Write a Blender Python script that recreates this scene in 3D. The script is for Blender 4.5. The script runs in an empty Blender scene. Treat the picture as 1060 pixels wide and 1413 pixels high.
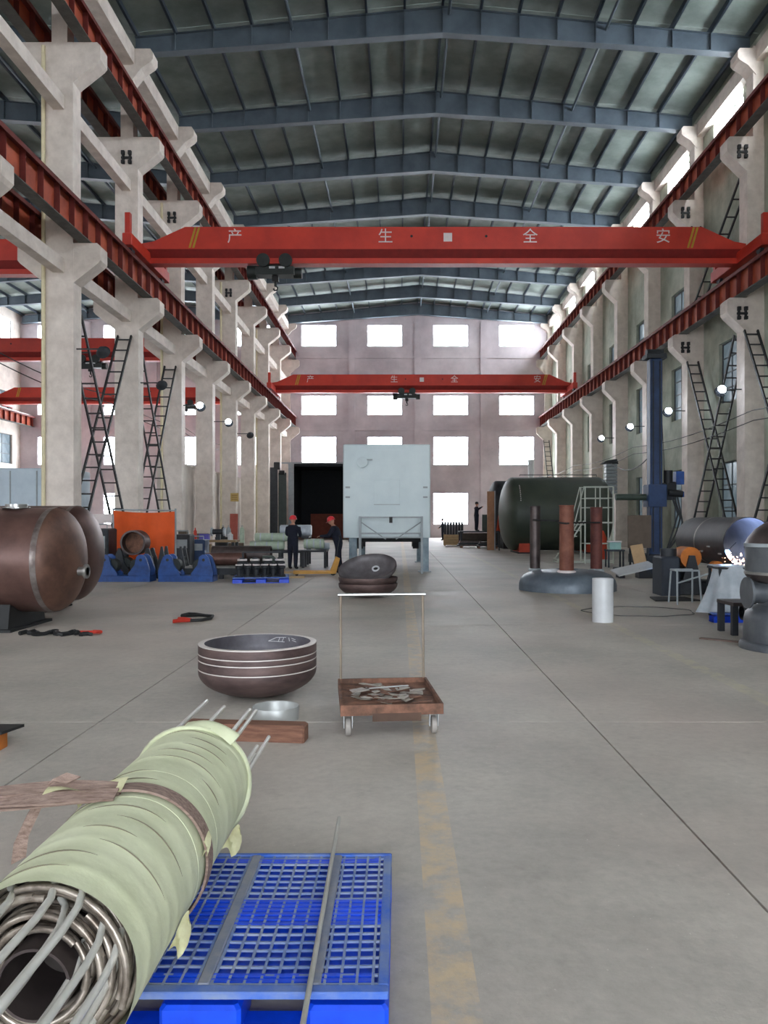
import bpy, math, random
from mathutils import Matrix, Vector, Euler
random.seed(7)
SC = bpy.context.scene
COL = SC.collection
PI = math.pi

# ------------------------------------------------------------------ camera, world, exposure
CX, CH, FPX, U0, V0 = -1.65, 1.65, 1100.0, 551.5, 717.0
cd = bpy.data.cameras.new('camera'); cam = bpy.data.objects.new('camera', cd); COL.objects.link(cam)
cam.location = (CX, 0, CH); cam.rotation_euler = (PI/2, 0, 0)
cd.sensor_fit = 'HORIZONTAL'; cd.sensor_width = 36.0; cd.lens = 36.0*FPX/1060.0
cd.shift_x = -(U0-530.0)/1060.0; cd.shift_y = (V0-706.5)/1060.0
cd.clip_end = 300
SC.camera = cam
w = bpy.data.worlds.new('overcast_sky'); SC.world = w; w.use_nodes = True
w.node_tree.nodes['Background'].inputs[0].default_value = (0.86, 0.93, 1.0, 1)
w.node_tree.nodes['Background'].inputs[1].default_value = 7.0
SC.view_settings.view_transform = 'Standard'; SC.view_settings.look = 'None'
SC.view_settings.gamma = 1.0; SC.view_settings.use_curve_mapping = False
SC.view_settings.exposure = 1.0
PANE_BRIGHT, PANE_CLERE, PANE_DIM, PANE_SIDE = 10.5, 19.0, 0.12, 4.5
GATE_LIGHT = True

def R(px, d): return (px-U0)*d/FPX + CX        # photo column -> world x at depth d
def Z(py, d): return CH + (V0-py)*d/FPX        # photo row -> world z at depth d
def D(py, z=0.0): return (CH-z)*FPX/(py-V0)    # photo row -> depth of a point at height z

# ------------------------------------------------------------------ materials
def lin(c):
    return tuple(((v/255)/12.92 if v/255 <= .04045 else ((v/255+.055)/1.055)**2.4) for v in c) + (1.0,)
MATS = {}
def mat(name, rgb, rough=.6, metal=0.0, var=.12, scale=4.0, rgb2=None, bump=0.0, bscale=30.0, emit=None, estr=0, stretch=None, spec=.5, detail=6):
    if name in MATS: return MATS[name]
    m = bpy.data.materials.new(name); m.use_nodes = True; nt = m.node_tree; N = nt.nodes; L = nt.links
    b = N['Principled BSDF']
    b.inputs['Roughness'].default_value = rough; b.inputs['Metallic'].default_value = metal
    b.inputs['Specular IOR Level'].default_value = spec
    c = lin(rgb)
    c2 = lin(rgb2) if rgb2 else tuple(max(0, v*(1-var*2.2)) for v in c[:3]) + (1,)
    if var > 0 or rgb2:
        tc = N.new('ShaderNodeTexCoord'); src = tc.outputs['Object']
        if stretch:
            mp = N.new('ShaderNodeMapping'); mp.inputs['Scale'].default_value = stretch
            L.new(src, mp.inputs['Vector']); src = mp.outputs['Vector']
        n = N.new('ShaderNodeTexNoise'); n.inputs['Scale'].default_value = scale; n.inputs['Detail'].default_value = detail
        n.inputs['Roughness'].default_value = .62
        L.new(src, n.inputs['Vector'])
        r = N.new('ShaderNodeValToRGB'); r.color_ramp.elements[0].position = .35; r.color_ramp.elements[1].position = .68
        r.color_ramp.elements[0].color = c2; r.color_ramp.elements[1].color = c
        L.new(n.outputs['Fac'], r.inputs['Fac']); L.new(r.outputs['Color'], b.inputs['Base Color'])
        if bump > 0:
            n2 = N.new('ShaderNodeTexNoise'); n2.inputs['Scale'].default_value = bscale; n2.inputs['Detail'].default_value = 4
            L.new(src, n2.inputs['Vector'])
            bp = N.new('ShaderNodeBump'); bp.inputs['Strength'].default_value = bump; bp.inputs['Distance'].default_value = .02
            L.new(n2.outputs['Fac'], bp.inputs['Height']); L.new(bp.outputs['Normal'], b.inputs['Normal'])
    else:
        b.inputs['Base Color'].default_value = c
    if emit:
        b.inputs['Emission Color'].default_value = lin(emit); b.inputs['Emission Strength'].default_value = estr
    MATS[name] = m; return m

def floor_mat():
    m = bpy.data.materials.new('worn_concrete'); m.use_nodes = True; nt = m.node_tree; N = nt.nodes; L = nt.links
    b = N['Principled BSDF']; b.inputs['Roughness'].default_value = .62; b.inputs['Specular IOR Level'].default_value = .35
    g = N.new('ShaderNodeNewGeometry'); P = g.outputs['Position']
    def noise(s, det, rough=.6):
        n = N.new('ShaderNodeTexNoise'); n.inputs['Scale'].default_value = s; n.inputs['Detail'].default_value = det; n.inputs['Roughness'].default_value = rough
        L.new(P, n.inputs['Vector']); return n.outputs['Fac']
    def ramp(f, p0, c0, p1, c1):
        r = N.new('ShaderNodeValToRGB'); e = r.color_ramp.elements
        e[0].position, e[1].position, e[0].color, e[1].color = p0, p1, c0, c1
        L.new(f, r.inputs['Fac']); return r.outputs['Color']
    def mix(f, a, c, mode='MIX'):
        x = N.new('ShaderNodeMix'); x.data_type = 'RGBA'; x.blend_type = mode
        if hasattr(f, 'is_output'): L.new(f, x.inputs['Factor'])
        else: x.inputs['Factor'].default_value = f
        for v, k in ((a, 6), (c, 7)):
            if hasattr(v, 'is_output'): L.new(v, x.inputs[k])
            else: x.inputs[k].default_value = v
        return x.outputs[2]
    def math_(op, a, c, clamp=False):
        x = N.new('ShaderNodeMath'); x.operation = op; x.use_clamp = clamp
        for v, k in ((a, 0), (c, 1)):
            if hasattr(v, 'is_output'): L.new(v, x.inputs[k])
            else: x.inputs[k].default_value = v
        return x.outputs[0]
    base = ramp(noise(.55, 8), .36, lin((164, 158, 149)), .66, lin((194, 187, 177)))
    fine = ramp(noise(14, 6, .7), .3, (.82, .82, .82, 1), .62, (1.04, 1.04, 1.04, 1))
    col = mix(.75, base, fine, 'MULTIPLY')
    blot = ramp(noise(1.7, 5), .56, (0, 0, 0, 1), .72, (1, 1, 1, 1))
    col = mix(math_('MULTIPLY', blot, .35), col, lin((148, 143, 136)))
    scuff = ramp(noise(3.6, 3, .75), .60, (0, 0, 0, 1), .74, (1, 1, 1, 1))
    col = mix(math_('MULTIPLY', scuff, .28), col, lin((128, 122, 114)))
    pinkish = ramp(noise(.22, 3), .45, (0, 0, 0, 1), .65, (1, 1, 1, 1))
    col = mix(math_('MULTIPLY', pinkish, .35), col, lin((196, 176, 166)))
    speck = ramp(noise(42, 2, .5), .735, (0, 0, 0, 1), .765, (1, 1, 1, 1))
    col = mix(math_('MULTIPLY', speck, .5), col, lin((226, 222, 214)))
    # worn yellow lane paint: two strips along the hall
    s = N.new('ShaderNodeSeparateXYZ'); L.new(P, s.inputs[0])
    wear = ramp(noise(5.0, 7, .7), .40, (0, 0, 0, 1), .60, (1, 1, 1, 1))
    for xc, amt, c in ((CX+.19, .78, (208, 184, 148)), (CX+3.35, .38, (206, 200, 158))):
        dx = math_('ABSOLUTE', math_('SUBTRACT', s.outputs[0], xc), 0)
        inside = math_('LESS_THAN', dx, .085)
        f = math_('MULTIPLY', math_('MULTIPLY', inside, wear), amt)
        col = mix(f, col, lin(c))
    L.new(col, b.inputs['Base Color'])
    bp = N.new('ShaderNodeBump'); bp.inputs['Strength'].default_value = .25; bp.inputs['Distance'].default_value = .01
    L.new(noise(25, 6), bp.inputs['Height']); L.new(bp.outputs['Normal'], b.inputs['Normal'])
    rr = N.new('ShaderNodeMapRange'); rr.inputs['To Min'].default_value = .42; rr.inputs['To Max'].default_value = .75
    L.new(noise(1.1, 4), rr.inputs['Value']); L.new(rr.outputs[0], b.inputs['Roughness'])
    return m

M_FLOOR = floor_mat()
M_JOINT = mat('joint_dirt', (70, 66, 62), .9, var=.1)
M_PLASTER = mat('limewashed_plaster', (226, 216, 206), .85, var=.10, scale=.9, rgb2=(198, 188, 180), bump=.25, bscale=9)
M_PLASTER_R = mat('grey_plaster', (192, 196, 180), .85, scale=.7, rgb2=(148, 154, 138), bump=.3, bscale=6)
M_ENDWALL = mat('end_wall_plaster', (214, 204, 207), .9, scale=.35, rgb2=(178, 169, 174), bump=.2, bscale=5)
M_CONC = mat('column_concrete', (232, 221, 211), .8, scale=1.6, rgb2=(204, 192, 182), bump=.25, bscale=12)
M_STEEL = mat('blue_grey_steel', (98, 110, 120), .55, scale=.8, rgb2=(76, 88, 98))
M_PURLIN = mat('dark_purlin_steel', (66, 78, 90), .6, var=.1)
M_SHEET = mat('roof_sheet_steel', (138, 149, 143), .7, scale=.6, rgb2=(104, 115, 110), bump=.0)
M_RUN = mat('runway_red_oxide', (184, 86, 54), .6, scale=1.3, rgb2=(148, 62, 42))
M_RUND = mat('runway_dark_red_shaded', (112, 42, 36), .7, var=.15)  # maroon flange colour; on the ribs it is shade painted as darker red
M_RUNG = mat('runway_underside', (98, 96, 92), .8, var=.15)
M_RAIL = mat('rail_steel', (120, 112, 108), .35, .8, var=.1)
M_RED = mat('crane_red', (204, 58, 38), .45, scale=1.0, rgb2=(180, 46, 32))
M_REDD = mat('crane_red_shaded', (138, 28, 24), .5, var=.1)  # darker copy of the crane red: shade on the inward slopes painted in
M_LETTER = mat('white_paint', (226, 216, 214), .7, var=.05)
M_YEL = mat('yellow_paint', (186, 150, 40), .6, var=.1)
M_BLACK = mat('black_paint', (26, 27, 28), .6, var=.15)
M_GREENBLK = mat('hoist_green_black', (30, 38, 36), .5, var=.2)
M_LAD = mat('brace_black_steel', (44, 44, 46), .6, var=.2)
M_FRAME = mat('window_frame_grey', (90, 94, 98), .6, var=.1)
M_FRAMEW = mat('window_frame_pale', (190, 192, 196), .6, var=.05)
M_PANE = mat('daylit_pane', (220, 224, 228), .3, var=0, emit=(240, 247, 255), estr=PANE_BRIGHT)
M_PANEC = mat('clerestory_pane', (220, 224, 228), .3, var=0, emit=(238, 246, 255), estr=PANE_CLERE)
M_PANES = mat('side_hall_pane', (220, 224, 228), .3, var=0, emit=(240, 247, 255), estr=PANE_SIDE)
M_PANED = mat('shaded_pane', (112, 126, 134), .25, scale=1.2, rgb2=(86, 100, 108), emit=(150, 172, 184), estr=PANE_DIM)
M_WHITEP = mat('white_panel_paint', (216, 228, 230), .5, scale=.7, rgb2=(198, 212, 216))
M_RUST = mat('rusty_steel', (140, 98, 78), .85, scale=7, rgb2=(84, 60, 48), bump=.3)
M_MILL = mat('dark_mill_steel', (92, 82, 80), .45, .55, scale=3, rgb2=(62, 54, 54))
M_BROWNST = mat('brown_mill_steel', (112, 82, 74), .42, .45, scale=1.6, rgb2=(76, 54, 48))
M_TANKBR = mat('brown_tank_steel', (122, 92, 84), .36, .45, scale=1.4, rgb2=(84, 62, 58))
M_TANKEND = mat('brown_tank_end', (126, 92, 76), .5, .35, scale=2.0, rgb2=(84, 60, 52))
M_WELD = mat('ground_weld_band', (150, 142, 138), .35, .6, scale=4, rgb2=(96, 84, 80))
M_BARE = mat('bare_steel', (190, 190, 188), .3, .85, var=.08)
M_TUBE = mat('stainless_tube', (220, 218, 210), .35, .25, var=.06, scale=9)
M_GALV = mat('grey_cylinder_paint', (206, 208, 210), .45, .1, var=.05)
M_DISH = mat('blue_grey_primer', (104, 114, 124), .4, .2, scale=3, rgb2=(82, 92, 102))
M_PIPEBR = mat('red_brown_pipe', (134, 86, 68), .7, scale=4, rgb2=(104, 58, 46))
M_OLIVE = mat('olive_tank_paint', (68, 76, 62), .5, scale=.8, rgb2=(52, 60, 50))
M_GPIPE = mat('green_pipe', (58, 70, 58), .5, var=.15)
M_BLUE = mat('machine_blue', (40, 84, 156), .5, scale=4, rgb2=(30, 62, 118))
M_NAVYM = mat('mast_blue', (40, 66, 104), .5, scale=2, rgb2=(30, 50, 82))
M_DARKM = mat('dark_machine', (44, 48, 54), .6, var=.2)
M_ORANGE = mat('orange_curtain', (232, 92, 30), .75, var=.08, scale=2)
M_ORANGEP = mat('orange_paint', (206, 118, 36), .55, var=.15)
M_REDOR = mat('red_orange_paint', (200, 66, 30), .6, var=.1)
M_PALBLUE = mat('pallet_blue', (10, 76, 226), .4, scale=6, rgb2=(8, 60, 190))
M_PALDUST = mat('pallet_dusty_blue', (146, 154, 172), .8, scale=5, rgb2=(98, 120, 168))
M_WRAP = mat('pale_green_wrap', (208, 211, 180), .75, scale=5, rgb2=(192, 196, 162), bump=.12, bscale=24)
M_SLING = mat('woven_sling', (158, 136, 124), .85, scale=14, rgb2=(112, 90, 80), stretch=(1, 6, 6), bump=.3, bscale=90)
M_WOOD = mat('weathered_wood', (140, 100, 80), .85, scale=6, rgb2=(104, 70, 56), stretch=(1, 8, 8), bump=.3)
M_PALEW = mat('pale_wood', (196, 170, 130), .8, scale=5, rgb2=(166, 138, 100), stretch=(1, 7, 7))
M_TAN = mat('tan_board', (150, 126, 96), .85, var=.12)
M_CARD = mat('brown_board', (106, 92, 78), .85, var=.12)
M_YJACK = mat('jack_yellow', (206, 150, 60), .55, var=.12)
M_NAVY = mat('navy_cloth', (24, 28, 46), .9, var=.2, scale=9)
M_HELMET = mat('red_helmet', (226, 52, 60), .35, var=.05)
M_SKIN = mat('skin', (190, 140, 116), .6, var=.06)
M_BOOT = mat('boot_black', (24, 22, 22), .7, var=.1)
M_RUBBER = mat('grey_rubber', (150, 144, 138), .7, var=.1)
M_SHEETW = mat('dusty_plastic_sheet', (190, 198, 204), .5, scale=4, rgb2=(160, 170, 180))
M_REDC = mat('red_grip', (196, 56, 40), .6, var=.08)
M_SIGN = mat('yellow_sign', (206, 176, 110), .7, var=.08)
M_REDBOARD = mat('red_brown_board', (176, 92, 78), .8, var=.1)
M_BOOTH = mat('booth_black', (22, 27, 32), .8, var=.15)
M_GREYF = mat('grey_frame_steel', (160, 168, 172), .5, var=.1)
M_CREAM = mat('cream_pipe', (226, 214, 178), .7, var=.06)
M_LAMP = mat('lamp_glass', (240, 245, 255), .3, var=0, emit=(225, 238, 255), estr=30)
M_ARC = mat('weld_arc', (255, 255, 255), .3, var=0, emit=(90, 150, 255), estr=14)
M_SPARK = mat('hot_spark', (255, 220, 200), .3, var=0, emit=(255, 190, 150), estr=8)
M_SCRAPM = mat('scrap_metal', (178, 168, 156), .5, .5, var=.15, scale=12)

# ------------------------------------------------------------------ mesh helpers
class MB:
    def __init__(s): s.v = []; s.f = []; s.m = []
    def add(s, vs, fs, mi=0):
        o = len(s.v); s.v += [tuple(p) for p in vs]; s.f += [tuple(i+o for i in f) for f in fs]; s.m += [mi]*len(fs); return s
    def box(s, x0, x1, y0, y1, z0, z1, mi=0, M=None):
        vs = [Vector(p) for p in ((x0,y0,z0),(x1,y0,z0),(x1,y1,z0),(x0,y1,z0),(x0,y0,z1),(x1,y0,z1),(x1,y1,z1),(x0,y1,z1))]
        if M is not None: vs = [M @ p for p in vs]
        return s.add(vs, [(0,3,2,1),(4,5,6,7),(0,1,5,4),(1,2,6,5),(2,3,7,6),(3,0,4,7)], mi)
    def bbox(s, x0, x1, y0, y1, z0, z1, c=.01, mi=0, M=None):
        """box with chamfered vertical edges and top"""
        b = [(x0+c,y0),(x1-c,y0),(x1,y0+c),(x1,y1-c),(x1-c,y1),(x0+c,y1),(x0,y1-c),(x0,y0+c)]
        cx, cy = (x0+x1)/2, (y0+y1)/2
        kx = 1-2*c/max(x1-x0, 1e-6); ky = 1-2*c/max(y1-y0, 1e-6)
        t = [(cx+(x-cx)*kx, cy+(y-cy)*ky) for x, y in b]
        vs = [Vector((x,y,z0)) for x,y in b]+[Vector((x,y,z1-c)) for x,y in b]+[Vector((x,y,z1)) for x,y in t]
        if M is not None: vs = [M @ p for p in vs]
        fs = [tuple(range(7,-1,-1)), tuple(range(16,24))]
        for k in range(2):
            for i in range(8): j = (i+1) % 8; fs.append((k*8+i, k*8+j, k*8+8+j, k*8+8+i))
        return s.add(vs, fs, mi)
    def cyl(s, p0, p1, r0, r1=None, n=16, mi=0, caps=True):
        p0, p1 = Vector(p0), Vector(p1); r1 = r0 if r1 is None else r1
        a = (p1-p0).normalized(); u = a.orthogonal().normalized(); v = a.cross(u)
        vs = [p0+(u*math.cos(2*PI*i/n)+v*math.sin(2*PI*i/n))*r0 for i in range(n)] + [p1+(u*math.cos(2*PI*i/n)+v*math.sin(2*PI*i/n))*r1 for i in range(n)]
        fs = [(i, (i+1) % n, n+(i+1) % n, n+i) for i in range(n)]
        if caps: fs += [tuple(range(n-1,-1,-1)), tuple(range(n, 2*n))]
        return s.add(vs, fs, mi)
    def lathe(s, prof, n=32, M=None, mi=0, ang=2*PI, mis=None):
        """prof = [(r, z)...] turned about z"""
        full = abs(ang-2*PI) < 1e-6; k = len(prof); m = n if full else n+1; vs = []
        for i in range(m):
            a = ang*i/n; c, si = math.cos(a), math.sin(a)
            for r, z in prof: vs.append(Vector((r*c, r*si, z)))
        if M is not None: vs = [M @ p for p in vs]
        for j in range(k-1):
            fs = []
            for i in range(n):
                i2 = (i+1) % m
                fs.append((i*k+j, i2*k+j, i2*k+j+1, i*k+j+1))
            if j == 0: o = len(s.v); s.v += [tuple(p) for p in vs]
            s.f += [tuple(q+o for q in f) for f in fs]; s.m += [mis[j] if mis else mi]*len(fs)
        return s
    def prism(s, poly, a0, a1, axis='y', mi=0, M=None):
        n = len(poly)
        def mk(p, a): return Vector((p[0], a, p[1])) if axis == 'y' else (Vector((a, p[0], p[1])) if axis == 'x' else Vector((p[0], p[1], a)))
        vs = [mk(p, a0) for p in poly]+[mk(p, a1) for p in poly]
        if M is not None: vs = [M @ p for p in vs]
        fs = [(i, (i+1) % n, n+(i+1) % n, n+i) for i in range(n)] + [tuple(range(n-1,-1,-1)), tuple(range(n, 2*n))]
        return s.add(vs, fs, mi)
    def tube(s, pts, r, n=8, mi=0, closed=False):
        pts = [Vector(p) for p in pts]; k = len(pts); vs = []; u = None
        for i, p in enumerate(pts):
            if closed: t = pts[(i+1) % k]-pts[i-1]
            else: t = pts[min(i+1,k-1)]-pts[max(i-1,0)]
            t.normalize()
            u = t.orthogonal().normalized() if u is None else (u-t*u.dot(t)).normalized()
            v = t.cross(u); rr = r[i] if isinstance(r, (list, tuple)) else r
            vs += [p+(u*math.cos(2*PI*j/n)+v*math.sin(2*PI*j/n))*rr for j in range(n)]
        fs = []
        for i in range(k if closed else k-1):
            i2 = (i+1) % k
            for j in range(n): fs.append((i*n+j, i*n+(j+1) % n, i2*n+(j+1) % n, i2*n+j))
        if not closed: fs += [tuple(range(n-1,-1,-1)), tuple(range((k-1)*n, k*n))]
        return s.add(vs, fs, mi)
    def ribbon(s, pts, wdir, w, t, mi=0):
        """flat strap of width w along wdir following pts, thickness t"""
        pts = [Vector(p) for p in pts]; wd = Vector(wdir).normalized(); k = len(pts); vs = []
        for i, p in enumerate(pts):
            tg = (pts[min(i+1,k-1)]-pts[max(i-1,0)]).normalized(); n = tg.cross(wd).normalized()
            for a, b in ((-1,-1),(1,-1),(1,1),(-1,1)): vs.append(p+wd*(a*w/2)+n*(b*t/2))
        fs = [(3,2,1,0), tuple((k-1)*4+j for j in range(4))]
        for i in range(k-1):
            for j in range(4): fs.append((i*4+j, i*4+(j+1) % 4, i*4+4+(j+1) % 4, i*4+4+j))
        return s.add(vs, fs, mi)
    def grid(s, fn, nu, nv, mi=0):
        vs = [fn(i/nu, j/nv) for i in range(nu+1) for j in range(nv+1)]
        fs = [(i*(nv+1)+j, (i+1)*(nv+1)+j, (i+1)*(nv+1)+j+1, i*(nv+1)+j+1) for i in range(nu) for j in range(nv)]
        return s.add(vs, fs, mi)
    def mesh(s, name, mats, smooth=False):
        me = bpy.data.meshes.new(name); me.from_pydata(s.v, [], s.f)
        for m in (mats if isinstance(mats, (list, tuple)) else [mats]): me.materials.append(m)
        if any(s.m): me.polygons.foreach_set('material_index', s.m)
        if smooth:
            me.polygons.foreach_set('use_smooth', [True]*len(me.polygons))
            try: me.set_sharp_from_angle(angle=math.radians(smooth if smooth > 1 else 38))
            except Exception: pass
        me.update(); return me
    def build(s, name, mats, parent=None, loc=None, smooth=False, rot=None):
        return link(name, s.mesh(name, mats, smooth), parent, loc, rot)

def link(name, me, parent=None, loc=None, rot=None):
    o = bpy.data.objects.new(name, me); COL.objects.link(o)
    if parent is not None: o.parent = parent
    if loc is not None: o.location = loc
    if rot is not None: o.rotation_euler = rot
    return o
def tag(o, label, cat=None, group=None, kind=None):
    o['label'] = label
    if cat: o['category'] = cat
    if group: o['group'] = group
    if kind: o['kind'] = kind
    return o
def thing(name, label, cat, loc=(0,0,0), rz=0.0, group=None, kind=None):
    o = bpy.data.objects.new(name, None); COL.objects.link(o); o.empty_display_size = .1
    o.location = loc; o.rotation_euler = (0,0,rz)
    return tag(o, label, cat, group, kind)
def copy_tree(o, parent=None):
    c = o.copy(); COL.objects.link(c); c.parent = parent
    for ch in list(o.children): copy_tree(ch, c)
    return c
def dup(o, loc, label=None, rz=None):
    c = copy_tree(o); c.location = loc
    if label: c['label'] = label
    if rz is not None: c.rotation_euler = (0,0,rz)
    return c
def rotM(axis, deg, loc=(0,0,0)): return Matrix.Translation(loc) @ Matrix.Rotation(math.radians(deg), 4, axis)
AXX = Matrix.Rotation(PI/2, 4, 'Y')      # lathe axis z -> x
AXY = Matrix.Rotation(-PI/2, 4, 'X')     # lathe axis z -> y

# ================================================================== STRUCTURE
Y0, Y1 = -11.5, 72.5
XL, XR = -36.15, 12.15
COLY = [0.5+6*k for k in range(-2, 13)]      # column rows: 24.5, 30.5, ... 72.5
fl = MB().box(XL-.4, XR+.4, Y0-.4, Y1+.4, -.12, -.02).build('floor', M_JOINT); tag(fl, 'grey worn concrete shop floor with slab joints', kind='structure')
slab_cache = {}
xs = [XL-.3]+[-.1+4*k for k in range(-9, 4)]+[XR+.3]; ys = [Y0-.3]+[.5+6*k for k in range(-1, 12)]+[Y1+.3]
for i in range(len(xs)-1):
    for j in range(len(ys)-1):
        a, b = round(xs[i+1]-xs[i], 3), round(ys[j+1]-ys[j], 3)
        if (a, b) not in slab_cache:
            g = .006
            slab_cache[(a, b)] = MB().bbox(g, a-g, g, b-g, -.03, 0, c=.0012).mesh('floor_slab', M_FLOOR)
        link('floor_slab', slab_cache[(a, b)], fl, (xs[i], ys[j], 0))

def wall(name, label, u0, u1, z0, z1, holes, plane, at, th, m, extra=None):
    """wall with real openings; plane 'x' -> runs along y at x=at..at+th, 'y' -> runs along x at y=at..at+th"""
    mb = MB(); zs = sorted({z0, z1} | {h[2] for h in holes} | {h[3] for h in holes})
    for za, zb in zip(zs, zs[1:]):
        us = u0
        for h in sorted(h for h in holes if h[2] <= za+1e-6 and h[3] >= zb-1e-6):
            if h[0] > us:
                mb.box(*( (at, at+th, us, h[0]) if plane == 'x' else (us, h[0], at, at+th) ), za, zb)
            us = h[1]
        if us < u1: mb.box(*( (at, at+th, us, u1) if plane == 'x' else (us, u1, at, at+th) ), za, zb)
    o = mb.build(name, m); tag(o, label, kind='structure'); return o

WN = [0]
win_cache = {}
def window(label, plane, at, uc, z0, z1, wdt, nc, nr, pane, frame=None, fw=.05):
    """at = plane of the glazing; children: window_frame, mullions and each pane"""
    WN[0] += 1; frame = frame or M_FRAME
    key = (plane, round(z1-z0, 3), wdt, nc, nr, pane.name, frame.name)
    h = z1-z0
    def bx(mb, a, b, c, d, t0, t1):
        return mb.box(t0, t1, a, b, c, d) if plane == 'x' else mb.box(a, b, t0, t1, c, d)
    if key not in win_cache:
        f = MB()
        bx(f, -wdt/2, wdt/2, 0, fw, -.05, .05); bx(f, -wdt/2, wdt/2, h-fw, h, -.05, .05)
        bx(f, -wdt/2, -wdt/2+fw, fw, h-fw, -.05, .05); bx(f, wdt/2-fw, wdt/2, fw, h-fw, -.05, .05)
        for i in range(1, nc): u = -wdt/2+wdt*i/nc; bx(f, u-.022, u+.022, fw, h-fw, -.035, .035)
        for j in range(1, nr): z = h*j/nr; bx(f, -wdt/2+fw, wdt/2-fw, z-.022, z+.022, -.035, .035)
        p = MB(); bx(p, -wdt/2/nc+.022, wdt/2/nc-.022, -h/2/nr+.022, h/2/nr-.022, -.006, .006)
        win_cache[key] = (f.mesh('window_frame', frame), p.mesh('pane', pane))
    fm, pm = win_cache[key]
    loc = (at, uc, z0) if plane == 'x' else (uc, at, z0)
    e = link('window_%d' % WN[0], fm, None, loc); tag(e, label, kind='structure')
    for i in range(nc):
        for j in range(nr):
            u = -wdt/2+wdt*(i+.5)/nc; z = h*(j+.5)/nr
            link('pane', pm, e, (0, u, z) if plane == 'x' else (u, 0, z))
    return e

ROWS = {'ground': (1.2, 4.1), 'second': (6.6, 9.2), 'third': (11.15, 12.95), 'clere': (17.4, 19.35)}
# end wall of both halls
end_x = [-33, -27, -21, -15, -9, -3, 3, 9]
holes = []; specs = []
for x in end_x:
    for row in ROWS:
        if row == 'ground' and x in (-9, -3): continue
        a, b = ROWS[row]; holes.append((x-1.6, x+1.6, a, b)); specs.append((x, row, a, b))
wb = wall('wall_back', 'pinkish grey plastered end wall pierced by rows of bright windows', XL-.3, XR+.3, 0, 22.2, holes, 'y', Y1, .35, M_ENDWALL)
for x in range(-30, 12, 6):
    if x == -12: continue
    MB().box(x-.3, x+.3, Y1-.14, Y1, 0, 19.6).build('pilaster', M_ENDWALL, wb)
for z in (9.75, 16.3): MB().box(XL, XR, Y1-.10, Y1, z, z+.32).build('ring_beam', M_ENDWALL, wb)
for x, row, a, b in specs:
    window('bright steel window in the end wall, %s row' % {'ground': 'ground', 'second': 'second', 'third': 'third', 'clere': 'top'}[row], 'y', Y1+.12, x, a, b, 3.2, 3 if row != 'clere' else 2, {'ground': 3, 'second': 3, 'third': 2, 'clere': 2}[row], M_PANE, M_FRAMEW if row == 'clere' else M_FRAME)
# side wall with pilasters and four rows of windows
baysY = [(COLY[i]+COLY[i+1])/2 for i in range(len(COLY)-1)]
holes = []
for y in baysY:
    for row in ROWS:
        a, b = ROWS[row]; wdt = 3.0 if row == 'clere' else 1.9; b = 19.0 if row == 'clere' else b
        holes.append((y-wdt/2, y+wdt/2, a, b))
wall('wall_right', 'grey limewashed side wall with tall windows between pilasters', Y0-.3, Y1+.3, 0, 20.3, holes, 'x', XR, .4, M_PLASTER_R)
for y in baysY:
    for row in ROWS:
        a, b = ROWS[row]
        if row == 'clere': window('bright clerestory window under the eaves of the side wall', 'x', XR+.3, y, a, 19.0, 3.0, 3, 2, M_PANEC, M_FRAMEW)
        else: window('dull grey-blue window in the plastered side wall, %s row' % row, 'x', XR+.2, y, a, b, 1.9, 2, {'ground': 3, 'second': 4, 'third': 2}[row], M_PANED)
# outer wall of the neighbouring hall
holes = []
for y in baysY:
    for row in ROWS: a, b = ROWS[row]; holes.append((y-1.5, y+1.5, a, b))
wall('wall_left', 'pale outer wall of the neighbouring hall beyond the columns', Y0-.3, Y1+.3, 0, 20.3, holes, 'x', XL-.4, .4, M_PLASTER)
for y in baysY:
    for row in ROWS:
        a, b = ROWS[row]
        window('bright window in the outer wall of the neighbouring hall', 'x', XL-.2, y, a, b, 3.0, 2, 3 if row in ('ground', 'second') else 2, M_PANES if row == 'clere' else M_PANED)
# wall behind the camera: unseen; gate and bright windows added for fill light
holes = [(-5.0, 5.0, 0.0, 6.5), (-29.0, -19.0, 0.0, 6.5)]; specs = []
for x in end_x:
    for row in ('third', 'clere', 'second'):
        a, b = ROWS[row]; a = max(a, 6.9)
        holes.append((x-1.6, x+1.6, a, b)); specs.append((x, a, b))
wall('wall_front', 'unseen plastered gable wall with an open gate added for light', XL-.3, XR+.3, 0, 22.2, holes, 'y', Y0-.35, .35, M_ENDWALL)
for x, a, b in specs: window('added bright window in the unseen gable wall above the gate', 'y', Y0-.2, x, a, b, 3.2, 2, 2, M_PANES)
MB().box(-45, 20, -60, Y0-.36, -.1, -.02).build('yard_ground', mat('yard_concrete', (150, 146, 140), .9), None)
tag(bpy.data.objects['yard_ground'], 'pale concrete yard outside the open gate', kind='structure')
for xg in ((0,) + ((-24,) if GATE_LIGHT else ())):
    la = bpy.data.lights.new('gate_portal', 'AREA'); la.shape = 'RECTANGLE'; la.size = 10; la.size_y = 6.5; la.cycles.is_portal = True
    lo = bpy.data.objects.new('gate_portal', la); COL.objects.link(lo); lo.location = (xg, Y0-.3, 3.25); lo.rotation_euler = (PI/2, 0, 0)

pw = MB().box(-12.85, -12.65, 36.8, 72.3, 0, 4.4).build('wall_partition', M_PLASTER); tag(pw, 'pale low partition wall between the white columns', kind='structure')
MB().box(-12.9, -12.6, 36.8, 72.3, 4.4, 4.5).build('coping', M_PLASTER, pw)
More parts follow.
